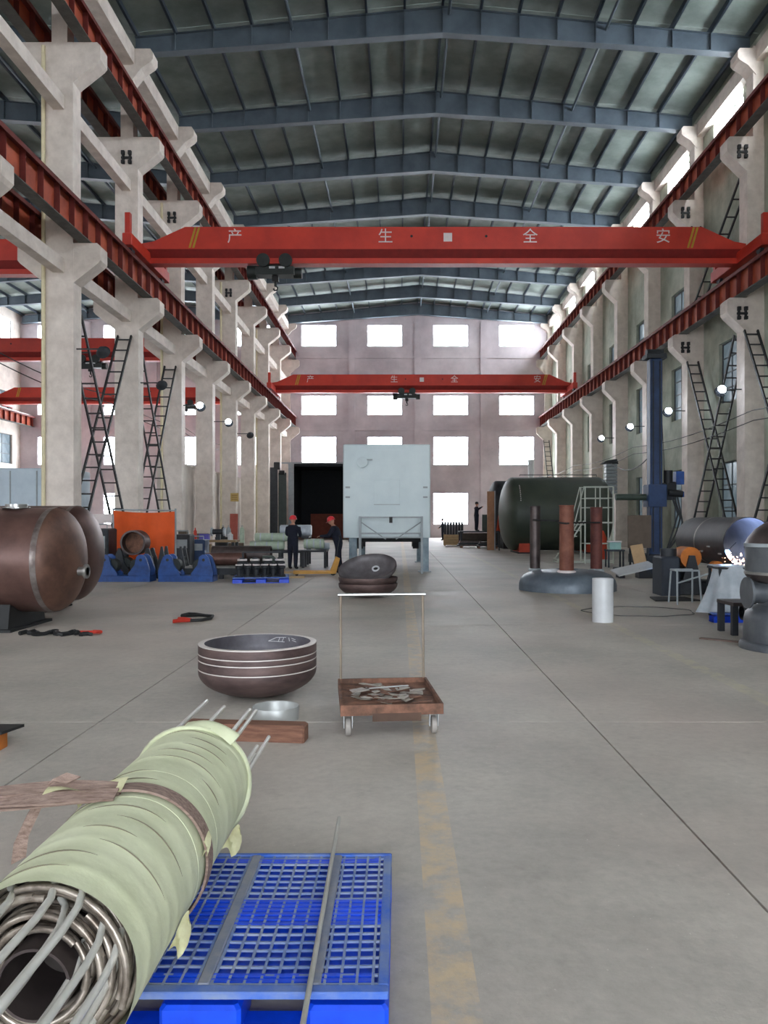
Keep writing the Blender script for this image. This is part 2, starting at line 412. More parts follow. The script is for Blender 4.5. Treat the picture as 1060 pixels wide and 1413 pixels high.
# ------------------------------------------------------------------ roofs
def roof_z(x): return 21.22-abs(x)*.10           # rafter top line
def raf_bot(x): return 20.22-abs(x)*.068         # rafter bottom line
def make_roof(xc, name, label):
    e = thing(name, label, None, (xc, 0, 0), kind='structure'); del e['label']; e['label'] = label
    sh = {}
    for s in (-1, 1):
        m = MB(); L0 = 12.35
        n = 10
        prof = []
        m.prism([(0, roof_z(0)+.24), (s*L0, roof_z(L0)+.24), (s*L0, roof_z(L0)+.30), (0, roof_z(0)+.30)], .01, 5.99, 'y')
        sh[s] = m.mesh('roof_sheet', M_SHEET)
    pur = MB().box(-.04, .04, 0, 6, 0, .22).box(-.035, .05, 0, 6, 0, .02).mesh('purlin', M_PURLIN)
    for j in range(len(COLY)-1):
        for s in (-1, 1): link('roof_sheet', sh[s], e, (0, COLY[j], 0))
        for i in range(-8, 9):
            x = i*1.46; link('purlin', pur, e, (x, COLY[j], roof_z(x)+.015))
    for x in (-6, 0, 6):
        for j in range(len(COLY)-1):
            MB().cyl((x+.25, COLY[j], roof_z(x)-.22), (x+.25, COLY[j+1], roof_z(x)-.22), .06, n=8).build('tie_tube', M_STEEL, e)
    return e
make_roof(0, 'ceiling', 'pale ribbed steel roof on dark purlins over the main hall')
make_roof(-24.1, 'ceiling_of_side_hall', 'steel roof of the neighbouring hall seen between the columns')
def rafter_mesh():
    m = MB(); hx = 11.75
    # web
    m.prism([(-hx, raf_bot(hx)), (0, raf_bot(0)), (hx, raf_bot(hx)), (hx, roof_z(hx)), (0, roof_z(0)), (-hx, roof_z(hx))], -.008, .008, 'y')
    for fn, t, w_ in ((raf_bot, -.04, .18), (roof_z, .012, .13)):
        m.prism([(-hx, fn(hx)), (0, fn(0)), (hx, fn(hx)), (hx, fn(hx)+t), (0, fn(0)+t), (-hx, fn(hx)+t)], -w_, w_, 'y')
    return m.mesh('roof_beam', M_STEEL)
rm = rafter_mesh()
stf = {}
for i in range(-7, 8):
    x = i*1.46; a = abs(i)
    stf[i] = MB().box(-.012, .012, -.14, .14, 0, roof_z(x)-raf_bot(x)-.02).mesh('stiffener', M_STEEL)
for xc, hall in ((0, 'main hall'), (-24.1, 'neighbouring hall')):
    for k, y in enumerate(COLY):
        if xc < -1 and y < 10: continue
        yy = y if k < len(COLY)-1 else y-.35
        e = link('roof_beam', rm, None, (xc, yy, 0)); tag(e, 'blue-grey tapered steel roof beam spanning the %s' % hall, kind='structure', group='roof beams of the %s' % hall)
        for i in range(-7, 8): link('stiffener', stf[i], e, (i*1.46, 0, raf_bot(i*1.46)+.01))

# ------------------------------------------------------------------ columns, tie beams, runway beams
def mirror(poly): return poly+[(-x, z) for x, z in reversed(poly)]
half = [(.5, 0), (.5, 8.85), (1.18, 9.4), (1.26, 9.5), (1.26, 9.95), (1.16, 10.05), (.46, 10.05), (.46, 14.95), (1.18, 15.5), (1.26, 15.6), (1.26, 16.05), (1.16, 16.15), (.25, 16.15), (.25, 19.2), (.25, 19.6)]
colpoly_pts = [(x, z) for x, z in half]
def col_parts(double):
    """list of (mesh) for shaft / corbels / bracket as separate parts"""
    def sh(poly, y0, y1, name): return (name, MB().prism(poly, y0, y1, 'y').mesh(name, M_CONC))
    P = []
    if double:
        P.append(sh([(-.45,0),(.45,0),(.45,10.05),(-.45,10.05)], -.3, .3, 'shaft'))
        P.append(sh([(-.43,10.05),(.43,10.05),(.43,16.15),(-.43,16.15)], -.3, .3, 'upper_shaft'))
        P.append(sh([(-.24,16.15),(.24,16.15),(.24,19.3),(-.24,19.3)], -.25, .25, 'top_post'))
        for s in (1, -1):
            for zt in (10.05, 16.15):
                P.append(sh([(s*.4, zt-1.25), (s*.45, zt-1.2), (s*1.18, zt-.62), (s*1.26, zt-.52), (s*1.26, zt-.1), (s*1.16, zt), (s*.4, zt)], -.29, .29, 'corbel'))
            P.append(sh([(s*.2, 18.3), (s*.55, 18.75), (s*.92, 19.0), (s*1.0, 19.12), (s*1.0, 19.35), (s*.9, 19.5), (s*.2, 19.5)], -.3, .3, 'eave_bracket'))
    else:   # wall column: inner side only (local +x points into the hall after rotation; here -x is into the hall)
        P.append(sh([(-.65,0),(.15,0),(.15,10.05),(-.65,10.05)], -.35, .35, 'shaft'))
        P.append(sh([(-.55,10.05),(.15,10.05),(.15,16.15),(-.55,16.15)], -.35, .35, 'upper_shaft'))
        P.append(sh([(-.3,16.15),(.15,16.15),(.15,19.6),(-.3,19.6)], -.3, .3, 'top_post'))
        for zt in (10.05, 16.15):
            P.append(sh([(-.5, zt-1.35), (-.65, zt-1.22), (-1.22, zt-.66), (-1.3, zt-.54), (-1.3, zt-.1), (-1.2, zt), (-.5, zt)], -.34, .34, 'corbel'))
        P.append(sh([(-.2, 18.5), (-.5, 18.85), (-.82, 19.05), (-.9, 19.15), (-.9, 19.4), (-.82, 19.5), (-.2, 19.5)], -.34, .34, 'eave_bracket'))
    return P
PD, PS = col_parts(True), col_parts(False)
brk = MB()
for x in (-.13, .13): brk.box(x-.035, x+.035, -.10, 0, -.24, .24); brk.box(x-.06, x+.06, -.13, -.02, .10, .24); brk.box(x-.06, x+.06, -.13, -.02, -.24, -.12)
brk.box(-.2, .2, -.08, -.02, -.05, .03)
brk = brk.mesh('cable_bracket', M_LAD)
pipe = MB().cyl((-.44, -.36, 0), (-.44, -.36, 16.0), .06, n=10).mesh('downpipe', M_CREAM)
nm = {}
for k, y in enumerate(COLY):
    e = thing('column', 'white double-corbelled concrete column between the two halls', None, (-12, y, 0), group='columns between the halls', kind='structure')
    for n_, me in PD:
        link(n_, me, e)
    if y > 12:
        if 26 < y < 50: link('cable_bracket', brk, e, (.02, -.3, 15.35))
        if k % 2 == 0: link('downpipe', pipe, e)
    e = thing('column', 'concrete wall column with corbels along the window wall', None, (12.05, y, 0), group='columns on the window wall', kind='structure')
    for n_, me in PS: link(n_, me, e)
    if 12 < y < 40: link('cable_bracket', brk, e, (-.75, -.34, 15.55)); link('cable_bracket', brk, e, (-.75, -.34, 9.45))
for k in range(len(COLY)-1):
    for z, lb in ((9.15, 'below the lower runway'), (14.1, 'below the upper runway')):
        o = MB().box(-.17, .17, .3, 5.7, 0, .42).build('tie_beam', M_CONC, None, (-12, COLY[k], z)); tag(o, 'white concrete tie beam between columns %s' % lb, kind='structure', group='tie beams')
    for x in (-12, 12.15):
        o = MB().prism([(-.3,0),(.3,0),(.3,.62),(-.3,.62)], 0, 6, 'y').build('eave_beam', M_CONC, None, (x, COLY[k], 18.9 if x < 0 else 19.02)); tag(o, 'pale concrete eave beam carrying the roof edge', kind='structure', group='eave beams')
def runway_mesh(h):
    m = MB(); w_ = .19
    m.box(-.01, .01, 0, 6, .03, h-.03, 0); m.box(-w_, w_, .01, 5.99, 0, .03, 2); m.box(-w_-.05, w_+.05, .01, 5.99, h-.03, h, 1); m.box(-w_-.05, -w_-.03, .01, 5.99, h-.13, h-.03, 1); m.box(w_+.03, w_+.05, .01, 5.99, h-.13, h-.03, 1)  # dark lips also stand for the shade along the top flange
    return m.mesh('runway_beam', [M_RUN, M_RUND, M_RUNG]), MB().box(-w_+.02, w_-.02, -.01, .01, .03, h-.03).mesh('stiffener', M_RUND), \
        MB().box(-.06, .06, 0, 6, h, h+.03).box(-.02, .02, 0, 6, h+.03, h+.08).box(-.04, .04, 0, 6, h+.08, h+.12).mesh('rail', M_RAIL)
RWL, RWU = runway_mesh(.93), runway_mesh(.80)
for x, hall in ((-11.2, 'white columns, main hall side'), (-12.8, 'white columns, neighbouring hall side'), (11.2, 'window wall columns'), (-35.0, 'outer wall of the neighbouring hall')):
    for (mm, z, lev) in ((RWL, 10.05, 'lower'), (RWU, 16.15, 'upper')):
        if x < -30 and lev == 'upper': continue
        for k in range(len(COLY)-1):
            if COLY[k] < 4 : continue
            o = link('runway_beam', mm[0], None, (x, COLY[k], z)); tag(o, 'red crane runway beam, %s level on the %s' % (lev, hall), kind='structure', group='%s runway beams' % lev)
            for j in range(6): link('stiffener', mm[1], o, (0, .5+j, 0))
            link('rail', mm[2], o)

# double-leaf cross braces: two angles joined by horizontal battens, they read as crossed ladders
def brace(x, ya, za, yb, zb, label, wd=.5, group='crossed lattice braces'):
    e = thing('lattice_brace', label, 'brace', (x, ya, za), group=group)
    v = Vector((0, yb-ya, zb-za)); L_ = v.length; t = v/L_; q = t.cross(Vector((1,0,0))).normalized()*.045
    for s in (-1, 1):
        o = MB(); c = [Vector((s*wd/2-.03,0,0))-q, Vector((s*wd/2-.03,0,0))+q, Vector((s*wd/2+.03,0,0))+q, Vector((s*wd/2+.03,0,0))-q]
        o.add(c+[p+v for p in c], [(0,1,2,3),(7,6,5,4),(0,4,5,1),(1,5,6,2),(2,6,7,3),(3,7,4,0)])
        o.build('stringer', M_LAD, e)
    k = max(2, int(abs(zb-za)/.46)); rg = MB().box(-wd/2+.03, wd/2-.03, -.02, .02, -.025, .025).mesh('rung', M_LAD)
    for i in range(k+1): link('rung', rg, e, t*(L_*(.02+.96*i/k)))
    return e
for j, (a, b) in enumerate(((24.85, 30.15), (30.85, 36.15))):
    nmb = ('beside the downpipe', 'behind the orange curtain')[j]
    brace(-11.95, a, 8.6, b, .05, 'black lattice brace on white columns, top towards the open gate, %s' % nmb)
    brace(-12.05, a, .05, b, 8.6, 'black lattice brace on white columns, top towards the end wall, %s' % nmb)
for j, (a, b) in enumerate(((24.9, 30.1), (30.9, 36.1))):
    nmb = ('above the steel shell', 'beside the blue mast')[j]
    brace(11.58, a, 8.8, b, .05, 'dark lattice brace on window wall, top towards the open gate, %s' % nmb)
    brace(11.62, a, .05, b, 8.8, 'dark lattice brace on window wall, top towards the end wall, %s' % nmb)
brace(11.75, 30.9, 14.9, 36.1, 11.0, 'dark lattice brace between the two runways of window wall, top towards the open gate', .4)
brace(11.77, 30.9, 11.0, 36.1, 14.9, 'dark lattice brace between the two runways of window wall, top towards the end wall', .4)
brace(11.6, 66.9, .05, 72.0, 8.8, 'dark lattice brace in the corner bay beside the end wall')

# ================================================================== BRIDGE CRANES
glyph = {}
def glyph_mesh(ch, size):
    if ch in glyph: return glyph[ch]
    cu = bpy.data.curves.new('lettering', 'FONT'); cu.body = ch; cu.size = size; cu.extrude = .004; cu.align_x = 'CENTER'; cu.align_y = 'CENTER'; cu.resolution_u = 3
    o = bpy.data.objects.new('lettering', cu); COL.objects.link(o)
    dg = bpy.context.evaluated_depsgraph_get(); me = bpy.data.meshes.new_from_object(o.evaluated_get(dg)); me.name = 'lettering'
    bpy.data.objects.remove(o); me.materials.clear(); me.materials.append(M_LETTER); glyph[ch] = me; return me
def girder_profile():
    return [(-.30, 1.35), (.30, 1.35), (.30, .52), (.13, .22), (.24, .20), (.24, .0), (-.24, .0), (-.24, .20), (-.13, .22), (-.30, .52)]
def crane_girder_mesh():
    m = MB(); P = girder_profile(); n = len(P)
    st = [(-11.35, .72), (-10.9, .80), (-9.7, 1.35), (9.7, 1.35), (10.9, .80), (11.35, .72)]
    vs = []
    for x, top in st:
        for y, z in P: vs.append((x, y, min(z, top) if z > .6 else z))
    for i in range(len(st)-1):
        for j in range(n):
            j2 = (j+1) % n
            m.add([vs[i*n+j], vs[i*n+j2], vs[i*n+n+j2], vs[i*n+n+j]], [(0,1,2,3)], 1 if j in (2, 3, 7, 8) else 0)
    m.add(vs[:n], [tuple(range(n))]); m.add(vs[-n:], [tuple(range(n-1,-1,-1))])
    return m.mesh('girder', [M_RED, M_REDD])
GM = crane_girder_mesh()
def wheel_mesh(r, w_): return MB().cyl((-w_/2,0,0),(w_/2,0,0), r, n=16).mesh('wheel', M_DARKM)
WM = wheel_mesh(.19, .12)
carr = MB().bbox(-.17, .17, -2.3, 2.3, 0, .42, c=.02).mesh('end_carriage', M_RED)
post = MB().box(-.09, .09, -.1, .1, .4, 1.15).mesh('buffer_post', M_RED)
def hoist(parent, x, name='hoist'):
    h = MB().bbox(-.75, .75, -.28, .28, -.42, -.10, c=.04).cyl((-1.05,0,-.28),(-.7,0,-.28), .26, n=16).cyl((.7,0,-.30),(1.0,0,-.30), .2, n=16).box(-.5,.5,-.1,.1,-.1,.02).build('hoist', M_GREENBLK, parent, (x, 0, 0), smooth=True)
    for s in (-.42, .42):
        MB().cyl((s, -.36, .10), (s, -.22, .10), .25, n=20).build('trolley_wheel', M_GREENBLK, h, smooth=True)
        MB().cyl((s, .22, .10), (s, .36, .10), .25, n=20).build('trolley_wheel', M_GREENBLK, h, smooth=True)
    MB().box(-.12,.12,-.1,.1,-.62,-.42).cyl((0,0,-.62),(0,0,-.8),.05,n=8).tube([(0.0,0,-.78),(.08,0,-.84),(.06,0,-.94),(-.04,0,-.95),(-.08,0,-.88)], .03).build('hook_block', M_BLACK, h)
    for s in (-.2, .16): MB().box(s, s+.22, -.29, -.28, -.2, -.12).build('name_plate', M_GALV, h)
def crane(xc, y, label, letters, hx):
    e = thing('bridge_crane', label, 'crane', (xc, y, 11.28), group='red bridge cranes')
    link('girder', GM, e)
    for s in (-1, 1):
        c = link('end_carriage', carr, e, (s*11.2, 0, .0))
        for yy in (-1.8, 1.8): link('wheel', WM, c, (0, yy, .02))
        for yy in (-2.15, 2.15): link('buffer_post', post, c, (0, yy, 0))
        for q in (0, .14):
            MB().add([(s*9.35+q, -.305, 1.33), (s*9.35+q+.08, -.305, 1.33), (s*9.35+q-.14, -.305, .56), (s*9.35+q-.22, -.305, .56)], [(0,3,2,1)]).build('warning_stripe', M_YEL if q == 0 else M_YEL, e)
    for ch, x in letters:
        if ch == '#':
            MB().box(x-.16, x+.16, -.312, -.302, .80, 1.12).build('white_plate', M_LETTER, e)
        else: link('lettering', glyph_mesh(ch, .58), e, (x, -.306, .97), (PI/2, 0, 0))
    for x in (-1.2, 1.6): MB().cyl((x, -.31, 1.0), (x, -.30, 1.0), .05, n=10).build('bolt_hole', M_BLACK, e)
    hoist(e, hx)
    # collector conduit along the top
    MB().tube([(-9.5, .2, 1.42), (9.5, .2, 1.42)], .025, 6).build('conduit', M_DARKM, e)
    return e
crane(0, 30.2, 'red bridge crane with white characters and black hoist, spanning above the lattice braces', [('产', -7.83), ('生', -2.18), ('#', .16), ('全', 3.25), ('安', 8.24)], -6.35)
crane(0, 60.6, 'red bridge crane with white characters close to the end wall windows', [('产', -8.4), ('生', -2.06), ('#', .03), ('全', 2.5), ('安', 8.77)], -1.1)
crane(-23.95, 31.5, 'dark red bridge crane of the neighbouring hall beside the first white columns', [], -7)
crane(-23.95, 48.5, 'red bridge crane halfway down the neighbouring hall', [], 3.5)
crane(-23.95, 66.5, 'red bridge crane near the end of the neighbouring hall', [], 4.5)

# ------------------------------------------------------------------ flood lamps on columns, overhead wires
def flood(x, y, z, s, lit, label):
    e = thing('flood_lamp', label, 'lamp', (x, y, z), group='flood lamps on the columns')
    MB().box(min(0, s*.75), max(0, s*.75), -.02, .02, -.02, .02).build('arm', M_LAD, e)
    M_ = rotM('X', -20, (s*.78, -.08, -.02))
    MB().lathe([(0,.16),(.1,.16),(.2,0),(.22,-.02),(.2,-.03)], 16, M_ @ Matrix.Rotation(-PI/2, 4, 'X') @ Matrix.Scale(-1, 4, (0,0,1)) if False else M_ @ Matrix.Rotation(PI/2, 4, 'X') @ Matrix.Translation((0,0,-.16))).build('housing', M_DARKM, e, smooth=True)
    MB().cyl(M_ @ Vector((0, .14, 0)), M_ @ Vector((0, .19, 0)), .19, n=16).build('reflector', M_DARKM, e)
    if lit:
        MB().lathe([(0, .15), (.07, .135), (.12, .10), (.155, .02), (.14, 0), (0, 0)], 16, M_ @ Matrix.Rotation(PI/2, 4, 'X')).build('lens', M_LAMP, e, smooth=True)
    return e
for k, y in enumerate((30.5, 36.5, 42.5, 48.5)):
    flood(11.35, y-.2, 6.6, -1, True, 'lit flood lamp with white glare on a window wall column')
for k, y in enumerate((24.5, 30.5, 36.5, 42.5, 48.5)):
    lit = k in (2, 3)
    flood(-11.5, y-.2, 6.85, 1, lit, 'lit flood lamp on a white column arm' if lit else 'unlit dark flood lamp on a white column arm')
for z, dx in ((5.55, 0), (5.2, .06)):
    pts = [(10.95+dx, 14+58*t/40, z-.25*math.sin(PI*((t % 10)/10))) for t in range(41)]
    tag(MB().tube(pts, .018, 5).build('overhead_cable', M_BLACK), 'black overhead cable strung along the window wall, %s of the pair' % ('upper' if dx == 0 else 'lower'), 'cable')
for z, dx in ((7.6, 0), (7.2, .1)):
    pts = [(-15.5+dx, 12+52*t/40, z-.3*math.sin(PI*((t % 10)/10))) for t in range(41)]
    tag(MB().tube(pts, .02, 5).build('overhead_cable', M_BLACK), 'black overhead cable behind the white columns, %s of the pair' % ('upper' if dx == 0 else 'lower'), 'cable')

# ================================================================== FOREGROUND
# ---- blue plastic pallet
def plastic_pallet(name, label, loc, rz, W=1.2, Dp=1.1, fine=True, hgt=.15, group=None):
    e = thing(name, label, 'pallet', loc, rz, group)
    def sag(x, y): return -.006*math.sin(PI*((y/Dp*2) % 1))*(.5+.5*math.cos(2*PI*x/W*1.5)) if fine else 0
    zt = hgt
    def bar(mb, x0, x1, y0, y1, z0, z1, n=1):
        if not fine: mb.box(x0, x1, y0, y1, z0, z1); return
        mb.box(x0, x1, y0, y1, z0, z1)
    grid = MB(); rim = MB(); strip = MB()
    # cross bars and long bars
    nlong = 23 if fine else 12; ncr = 20 if fine else 10
    def curved(mb, p0, p1, hw, along):   # bar following sag
        n = 10; top = []
        for i in range(n+1):
            t = i/n; x = p0[0]+(p1[0]-p0[0])*t; y = p0[1]+(p1[1]-p0[1])*t; z = zt+sag(x, y)
            for s, dz in ((-1, -.007), (1, -.007), (1, 0), (-1, 0)):
                top.append((x+(hw*s if along == 'y' else 0), y+(hw*s if along == 'x' else 0), z+dz))
        fs = []
        for i in range(n):
            for j in range(4): fs.append((i*4+j, i*4+(j+1) % 4, i*4+4+(j+1) % 4, i*4+4+j))
        mb.add(top, fs+[(3,2,1,0), tuple(n*4+j for j in range(4))])
    hw = .0046 if fine else .012
    for i in range(1, nlong): curved(grid, (W*i/nlong, .03), (W*i/nlong, Dp-.03), hw, 'y')
    for j in range(1, ncr):
        y = Dp*j/ncr
        if fine and j in (9, 10, 11): continue
        curved(grid, (.03, y), (W-.03, y), hw, 'x')
    if fine:
        band = MB()
        for yy in (.075, .105, Dp-.085, Dp-.06): curved(band, (.05, yy), (W-.05, yy), .010, 'x')
        for j in range(6): curved(band, (.03, Dp*.42+j*.034), (W-.03, Dp*.42+j*.034), .010, 'x')
    if fine: band.build('deck_band', M_PALBLUE, e)
    g = grid.build('deck_grid', M_PALDUST, e); g['label'] = 'dusty grey-blue grid of the top deck'
    b = .045
    for x0, x1, y0, y1 in ((0, W, 0, b), (0, W, Dp-b*.6, Dp), (0, b*.8, b, Dp-b*.6), (W-b*.8, W, b, Dp-b*.6)):
        MB().bbox(x0, x1, y0, y1, zt-.02, zt+.002, c=.004).build('deck_rim', mat('pallet_rim_blue', (118, 134, 168), .75, scale=5, rgb2=(40, 92, 190)), e)
    for xc in ((W*.2, W*.5, W*.80) if fine else (W*.5,)):
        MB().bbox(xc-.02, xc+.02, b, Dp-b*.6, zt-.018, zt+.004, c=.004).build('deck_strip', mat('pallet_grey_strip', (142, 142, 146), .8, scale=9, rgb2=(110, 118, 140)), e)
    pl = MB().box(.02, W-.02, .03, Dp-.03, zt-.03, zt-.0085+(-.012 if fine else 0)).build('deck_plate', M_PALBLUE, e); pl['label'] = 'bright blue plate under the grid'
    foot = MB().bbox(0, .26, 0, .2, 0, zt-.046, c=.012).mesh('foot', M_PALBLUE)
    for x in (0.0, W/2-.13, W-.26):
        for y in (0.0, Dp/2-.1, Dp-.2): link('foot', foot, e, (x, y+.001, .001))
    for x in (0.0, W/2-.05, W-.1): MB().box(x, x+.1, .2, Dp-.2, .001, .022).build('runner', M_PALBLUE, e)
    for y in (0.02, Dp-.12): MB().box(.2, W-.2, y, y+.1, .001, .02).build('runner', M_PALBLUE, e)
    return e
PALX = CX-.035-1.2
plastic_pallet('plastic_pallet', 'blue plastic grid pallet under the wrapped tube bundle', (PALX, 2.525, 0), 0, 1.2, 1.06)

# ---- wrapped coil tube bundle
BX, BY0, BY1, BR, BZ = CX-.965, 2.12, 3.72, .262, .155+.266
tb = thing('tube_bundle', 'large coil tube bundle wrapped in pale green tape resting on blue pallet', 'tube bundle', (BX, BY0, BZ))
prof_r = []
m = MB(); nseg = 17; Lb = BY1-BY0
random.seed(3)
rings = []
for i in range(nseg):
    y0 = Lb*i/nseg; y1 = Lb*(i+1)/nseg; ro = BR+random.uniform(-.0004, .0006)
    rings += [(y0, ro+.0002), (y0+.03, ro+.0005), (y1-.002, ro-.0004)]
n = 56; vs = []
for (y, r) in rings:
    for j in range(n):
        a = 2*PI*j/n; yy = y + .018*math.sin(a+.6) + .004*math.sin(3*a+y*9)     # slanted tape edges
        rr = r*(1+.006*math.sin(5*a+y*4))
        vs.append((rr*math.cos(a), yy, rr*math.sin(a)))
fs = [(i*n+j, i*n+(j+1) % n, (i+1)*n+(j+1) % n, (i+1)*n+j) for i in range(len(rings)-1) for j in range(n)]
m.add(vs, fs)
wr = m.build('tape_wrap', M_WRAP, tb, smooth=30); wr['label'] = 'pale green overlapping tape wrap'
# dark tape edges
for i in range(1, nseg):
    y = Lb*i/nseg; pts = []; a0 = random.uniform(.2, 1.6); da = random.uniform(.4, 1.3)
    for q in range(14):
        a = a0+da*q/13; pts.append(((BR+.0022)*math.cos(a)*(1+.006*math.sin(5*a+y*4)), y+.018*math.sin(a+.6)+.004*math.sin(3*a+y*9)+.001, (BR+.0022)*math.sin(a)*(1+.006*math.sin(5*a+y*4))))
    MB().tube(pts, [.0004+.0017*math.sin(PI*q/13) for q in range(14)], 5).build('tape_edge', mat('tape_edge_brown', (120, 112, 92), .9), tb)
# torn flaps
for (y, a, sx) in ((.85, 2.35, .08), (.42, -.35, .04), (.75, .25, .04), (1.30, -.55, .05)):
    def fn(u, v, y=y, a=a, sx=sx):
        aa = a-.12+.24*v; r = BR+.006+u*sx*(.7+.3*math.sin(v*5)); return ((r)*math.cos(aa+u*.12), y+.10*(v-.5)+.03*math.sin(u*4+v*6), r*math.sin(aa+u*.12)-.03*u*u)
    MB().grid(fn, 6, 6).build('torn_flap', mat('flap_tape', (212, 210, 172), .8, scale=9, rgb2=(186, 180, 138)), tb, smooth=60)
# loose tape lip at the far end
MB().tube([((BR+.006)*math.cos(a), Lb-.02+.02*math.sin(3*a), (BR+.006)*math.sin(a)) for a in [2*PI*q/40 for q in range(40)]], .012, 6, closed=True).build('end_lip', M_WRAP, tb, smooth=60)
MB().grid(lambda u, v: ((BR+.012+.05*math.sin(PI*v)*u)*math.cos(1.7-u*.9), Lb-.05+.1*v+.02*math.sin(5*u), (BR+.012+.05*math.sin(PI*v)*u)*math.sin(1.7-u*.9)), 10, 6).build('torn_flap', M_WRAP, tb, smooth=60)
# coils in the open mouth
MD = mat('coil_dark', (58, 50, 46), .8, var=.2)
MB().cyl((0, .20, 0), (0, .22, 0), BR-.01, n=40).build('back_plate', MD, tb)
MB().lathe([(.098, 0), (.098, .26), (.09, .26), (.09, 0), (.098, 0)], 32, AXY @ Matrix.Translation((0,0,-.02))).build('core_pipe', M_MILL, tb, smooth=True)
M_COIL = mat('coil_tube_steel', (190, 180, 168), .3, .6, scale=10, rgb2=(96, 84, 74))
for k in range(64):
    r = random.choice((.118, .142, .166, .19, .214, .238))+random.uniform(-.005, .005); a0 = random.uniform(0, 2*PI); da = random.uniform(1.2, 3.6); y = random.uniform(.02, .15)
    nq = max(8, int(da*7))
    MB().tube([(r*math.cos(a0+da*q/nq), y+.035*(q/nq-.5), r*math.sin(a0+da*q/nq)) for q in range(nq+1)], .0105, 7).build('coil_tube', M_COIL, tb, smooth=80)
# straight tube tails leaving both ends
fr = [(.05, .225, .55), (.125, .205, .62), (.075, .15, .58), (.17, .10, .50), (.205, .05, .46), (.165, -.05, .40), (-.06, .22, .6), (-.11, .06, .62), (-.02, .02, .5), (.09, .0, .5), (.13, -.13, .36), (-.17, .14, .6)]
for (x, z, ln) in fr:
    pts = []; r = math.hypot(x, z); tx, tz = -z/r, x/r
    for q in range(8):
        t = q/7; bend = .05*(1-t)
        pts.append((x+tx*.06*(1-min(1, t*3)), .10-.06*min(1, t*3)-(ln*(max(0, t-.2)/.8)), z+tz*.06*(1-min(1, t*3))))
    MB().tube(pts, .0105, 8).build('tube_tail', M_TUBE, tb, smooth=80)
for (x, z, ln) in ((-.15, .18, .85), (-.13, .14, .3), (.0, .2, .62), (.12, .16, .72), (.145, .14, .78), (.2, .02, .50), (.222, .0, .75), (.18, -.04, .55), (-.08, .10, .2)):
    MB().cyl((x, Lb-.1, z), (x+.01, Lb+ln, z+.01), .0105, n=8).build('tube_tail', M_TUBE, tb, smooth=80)
# ---- lifting sling around the bundle, tail running off to the side
sl = thing('lifting_sling', 'brown woven lifting sling looped around the green wrapped bundle', 'sling', (BX, BY0+.70, 0))
zc = BZ; pts = []
for q in range(41):
    a = -1.0+(PI*.5+1.0+.25)*q/40
    r = BR+.014; pts.append((r*math.cos(a), .02-.10*math.sin(a)*0+.05*math.cos(a), zc+r*math.sin(a)))
MB().ribbon(pts, (0, 1, 0), .075, .009).build('loop_band', M_SLING, sl, smooth=60)
for k, (dy, dz, wv) in enumerate(((.0, .0, .01), (-.05, -.012, -.02), (-.02, -.028, .015))):
    p2 = []
    for q in range(25):
        t = q/24; x = -.02-1.0*t
        p2.append((x, dy+.02*t+wv*math.sin(t*9), zc+BR+.016+dz-.035*t-.30*max(0, t-.55)**2*2+.01*math.sin(t*7+k)))
    MB().ribbon(p2, (0, 1, .35), .06, .008).build('tail_band', M_SLING, sl, smooth=60)
MB().ribbon([(-.20, .03, zc+BR+.035), (-.25, .03, zc+BR+.048), (-.29, .02, zc+BR+.01), (-.33, -.0, zc+BR-.07), (-.355, -.04, zc+BR-.15), (-.35, -.07, zc+BR-.21)], (.75, .5, .3), .05, .007).build('hanging_end', M_SLING, sl, smooth=60)
MB().grid(lambda u, v: (-.28+.27*u, -.045+.09*v+.01*math.sin(u*8), zc+BR+.028+.012*math.sin(v*3+u*5)-.02*(1-u)), 12, 6).build('protective_flap', mat('flap_tape', (0,0,0)), sl, smooth=60)

# ---- rod across the pallet
tag(MB().cyl((R(417, 2.3), 2.05, .166), (R(467, 3.9), 3.95, .172), .0095, n=10).build('steel_rod', mat('dull_rod', (188, 186, 178), .5, .3, var=.1), smooth=True), 'thin grey steel rod lying along the blue grid pallet', 'rod')

# ---- timber, ring, dished heads
o = MB().bbox(-.46, .46, -.08, .08, 0, .125, c=.014).build('timber_block', M_WOOD, None, (R(340, 6.0), 6.0, .001), rot=(0, 0, math.radians(-6))); tag(o, 'reddish brown weathered timber block on the concrete floor', 'timber')
o = MB().lathe([(0,.006),(.168,.006),(.176,.02),(.184,.10),(.190,.105),(.193,.10),(.190,.0),(0,0)], 40).build('steel_dish', mat('pale_cap_steel', (186, 188, 186), .4, .4, var=.08), None, (R(380, 6.6), 6.62, 0), smooth=35); tag(o, 'pale grey shallow steel cap with open rim on the floor', 'cap')
def head_mesh(a, dep, fl_, t, mats, n=56):
    prof = []
    for i in range(13):
        th = PI/2*i/12; prof.append((max(1e-4, a*math.sin(th)), dep-dep*math.cos(th)))
    prof.append((a, dep+fl_)); prof.append((a-t*.6, dep+fl_+.001)); prof.append((a-t, dep+fl_-.002))
    k0 = len(prof)
    for i in range(12, -1, -1):
        th = PI/2*i/12; prof.append((max(1e-4, (a-t)*math.sin(th)), dep-(dep-t)*math.cos(th)))
    mis = [0]*(len(prof)-1); mis[13] = 1; mis[14] = 1; mis[12] = 0
    return MB().lathe(prof, n, mis=mis).mesh('dished_bowl', mats, smooth=40)
M_RIM = mat('ground_rim', (222, 214, 208), .5, .2, var=.05)
M_HEADBR = mat('head_brown_black', (112, 92, 88), .5, .35, scale=2.2, rgb2=(72, 58, 58), stretch=(1,1,3))
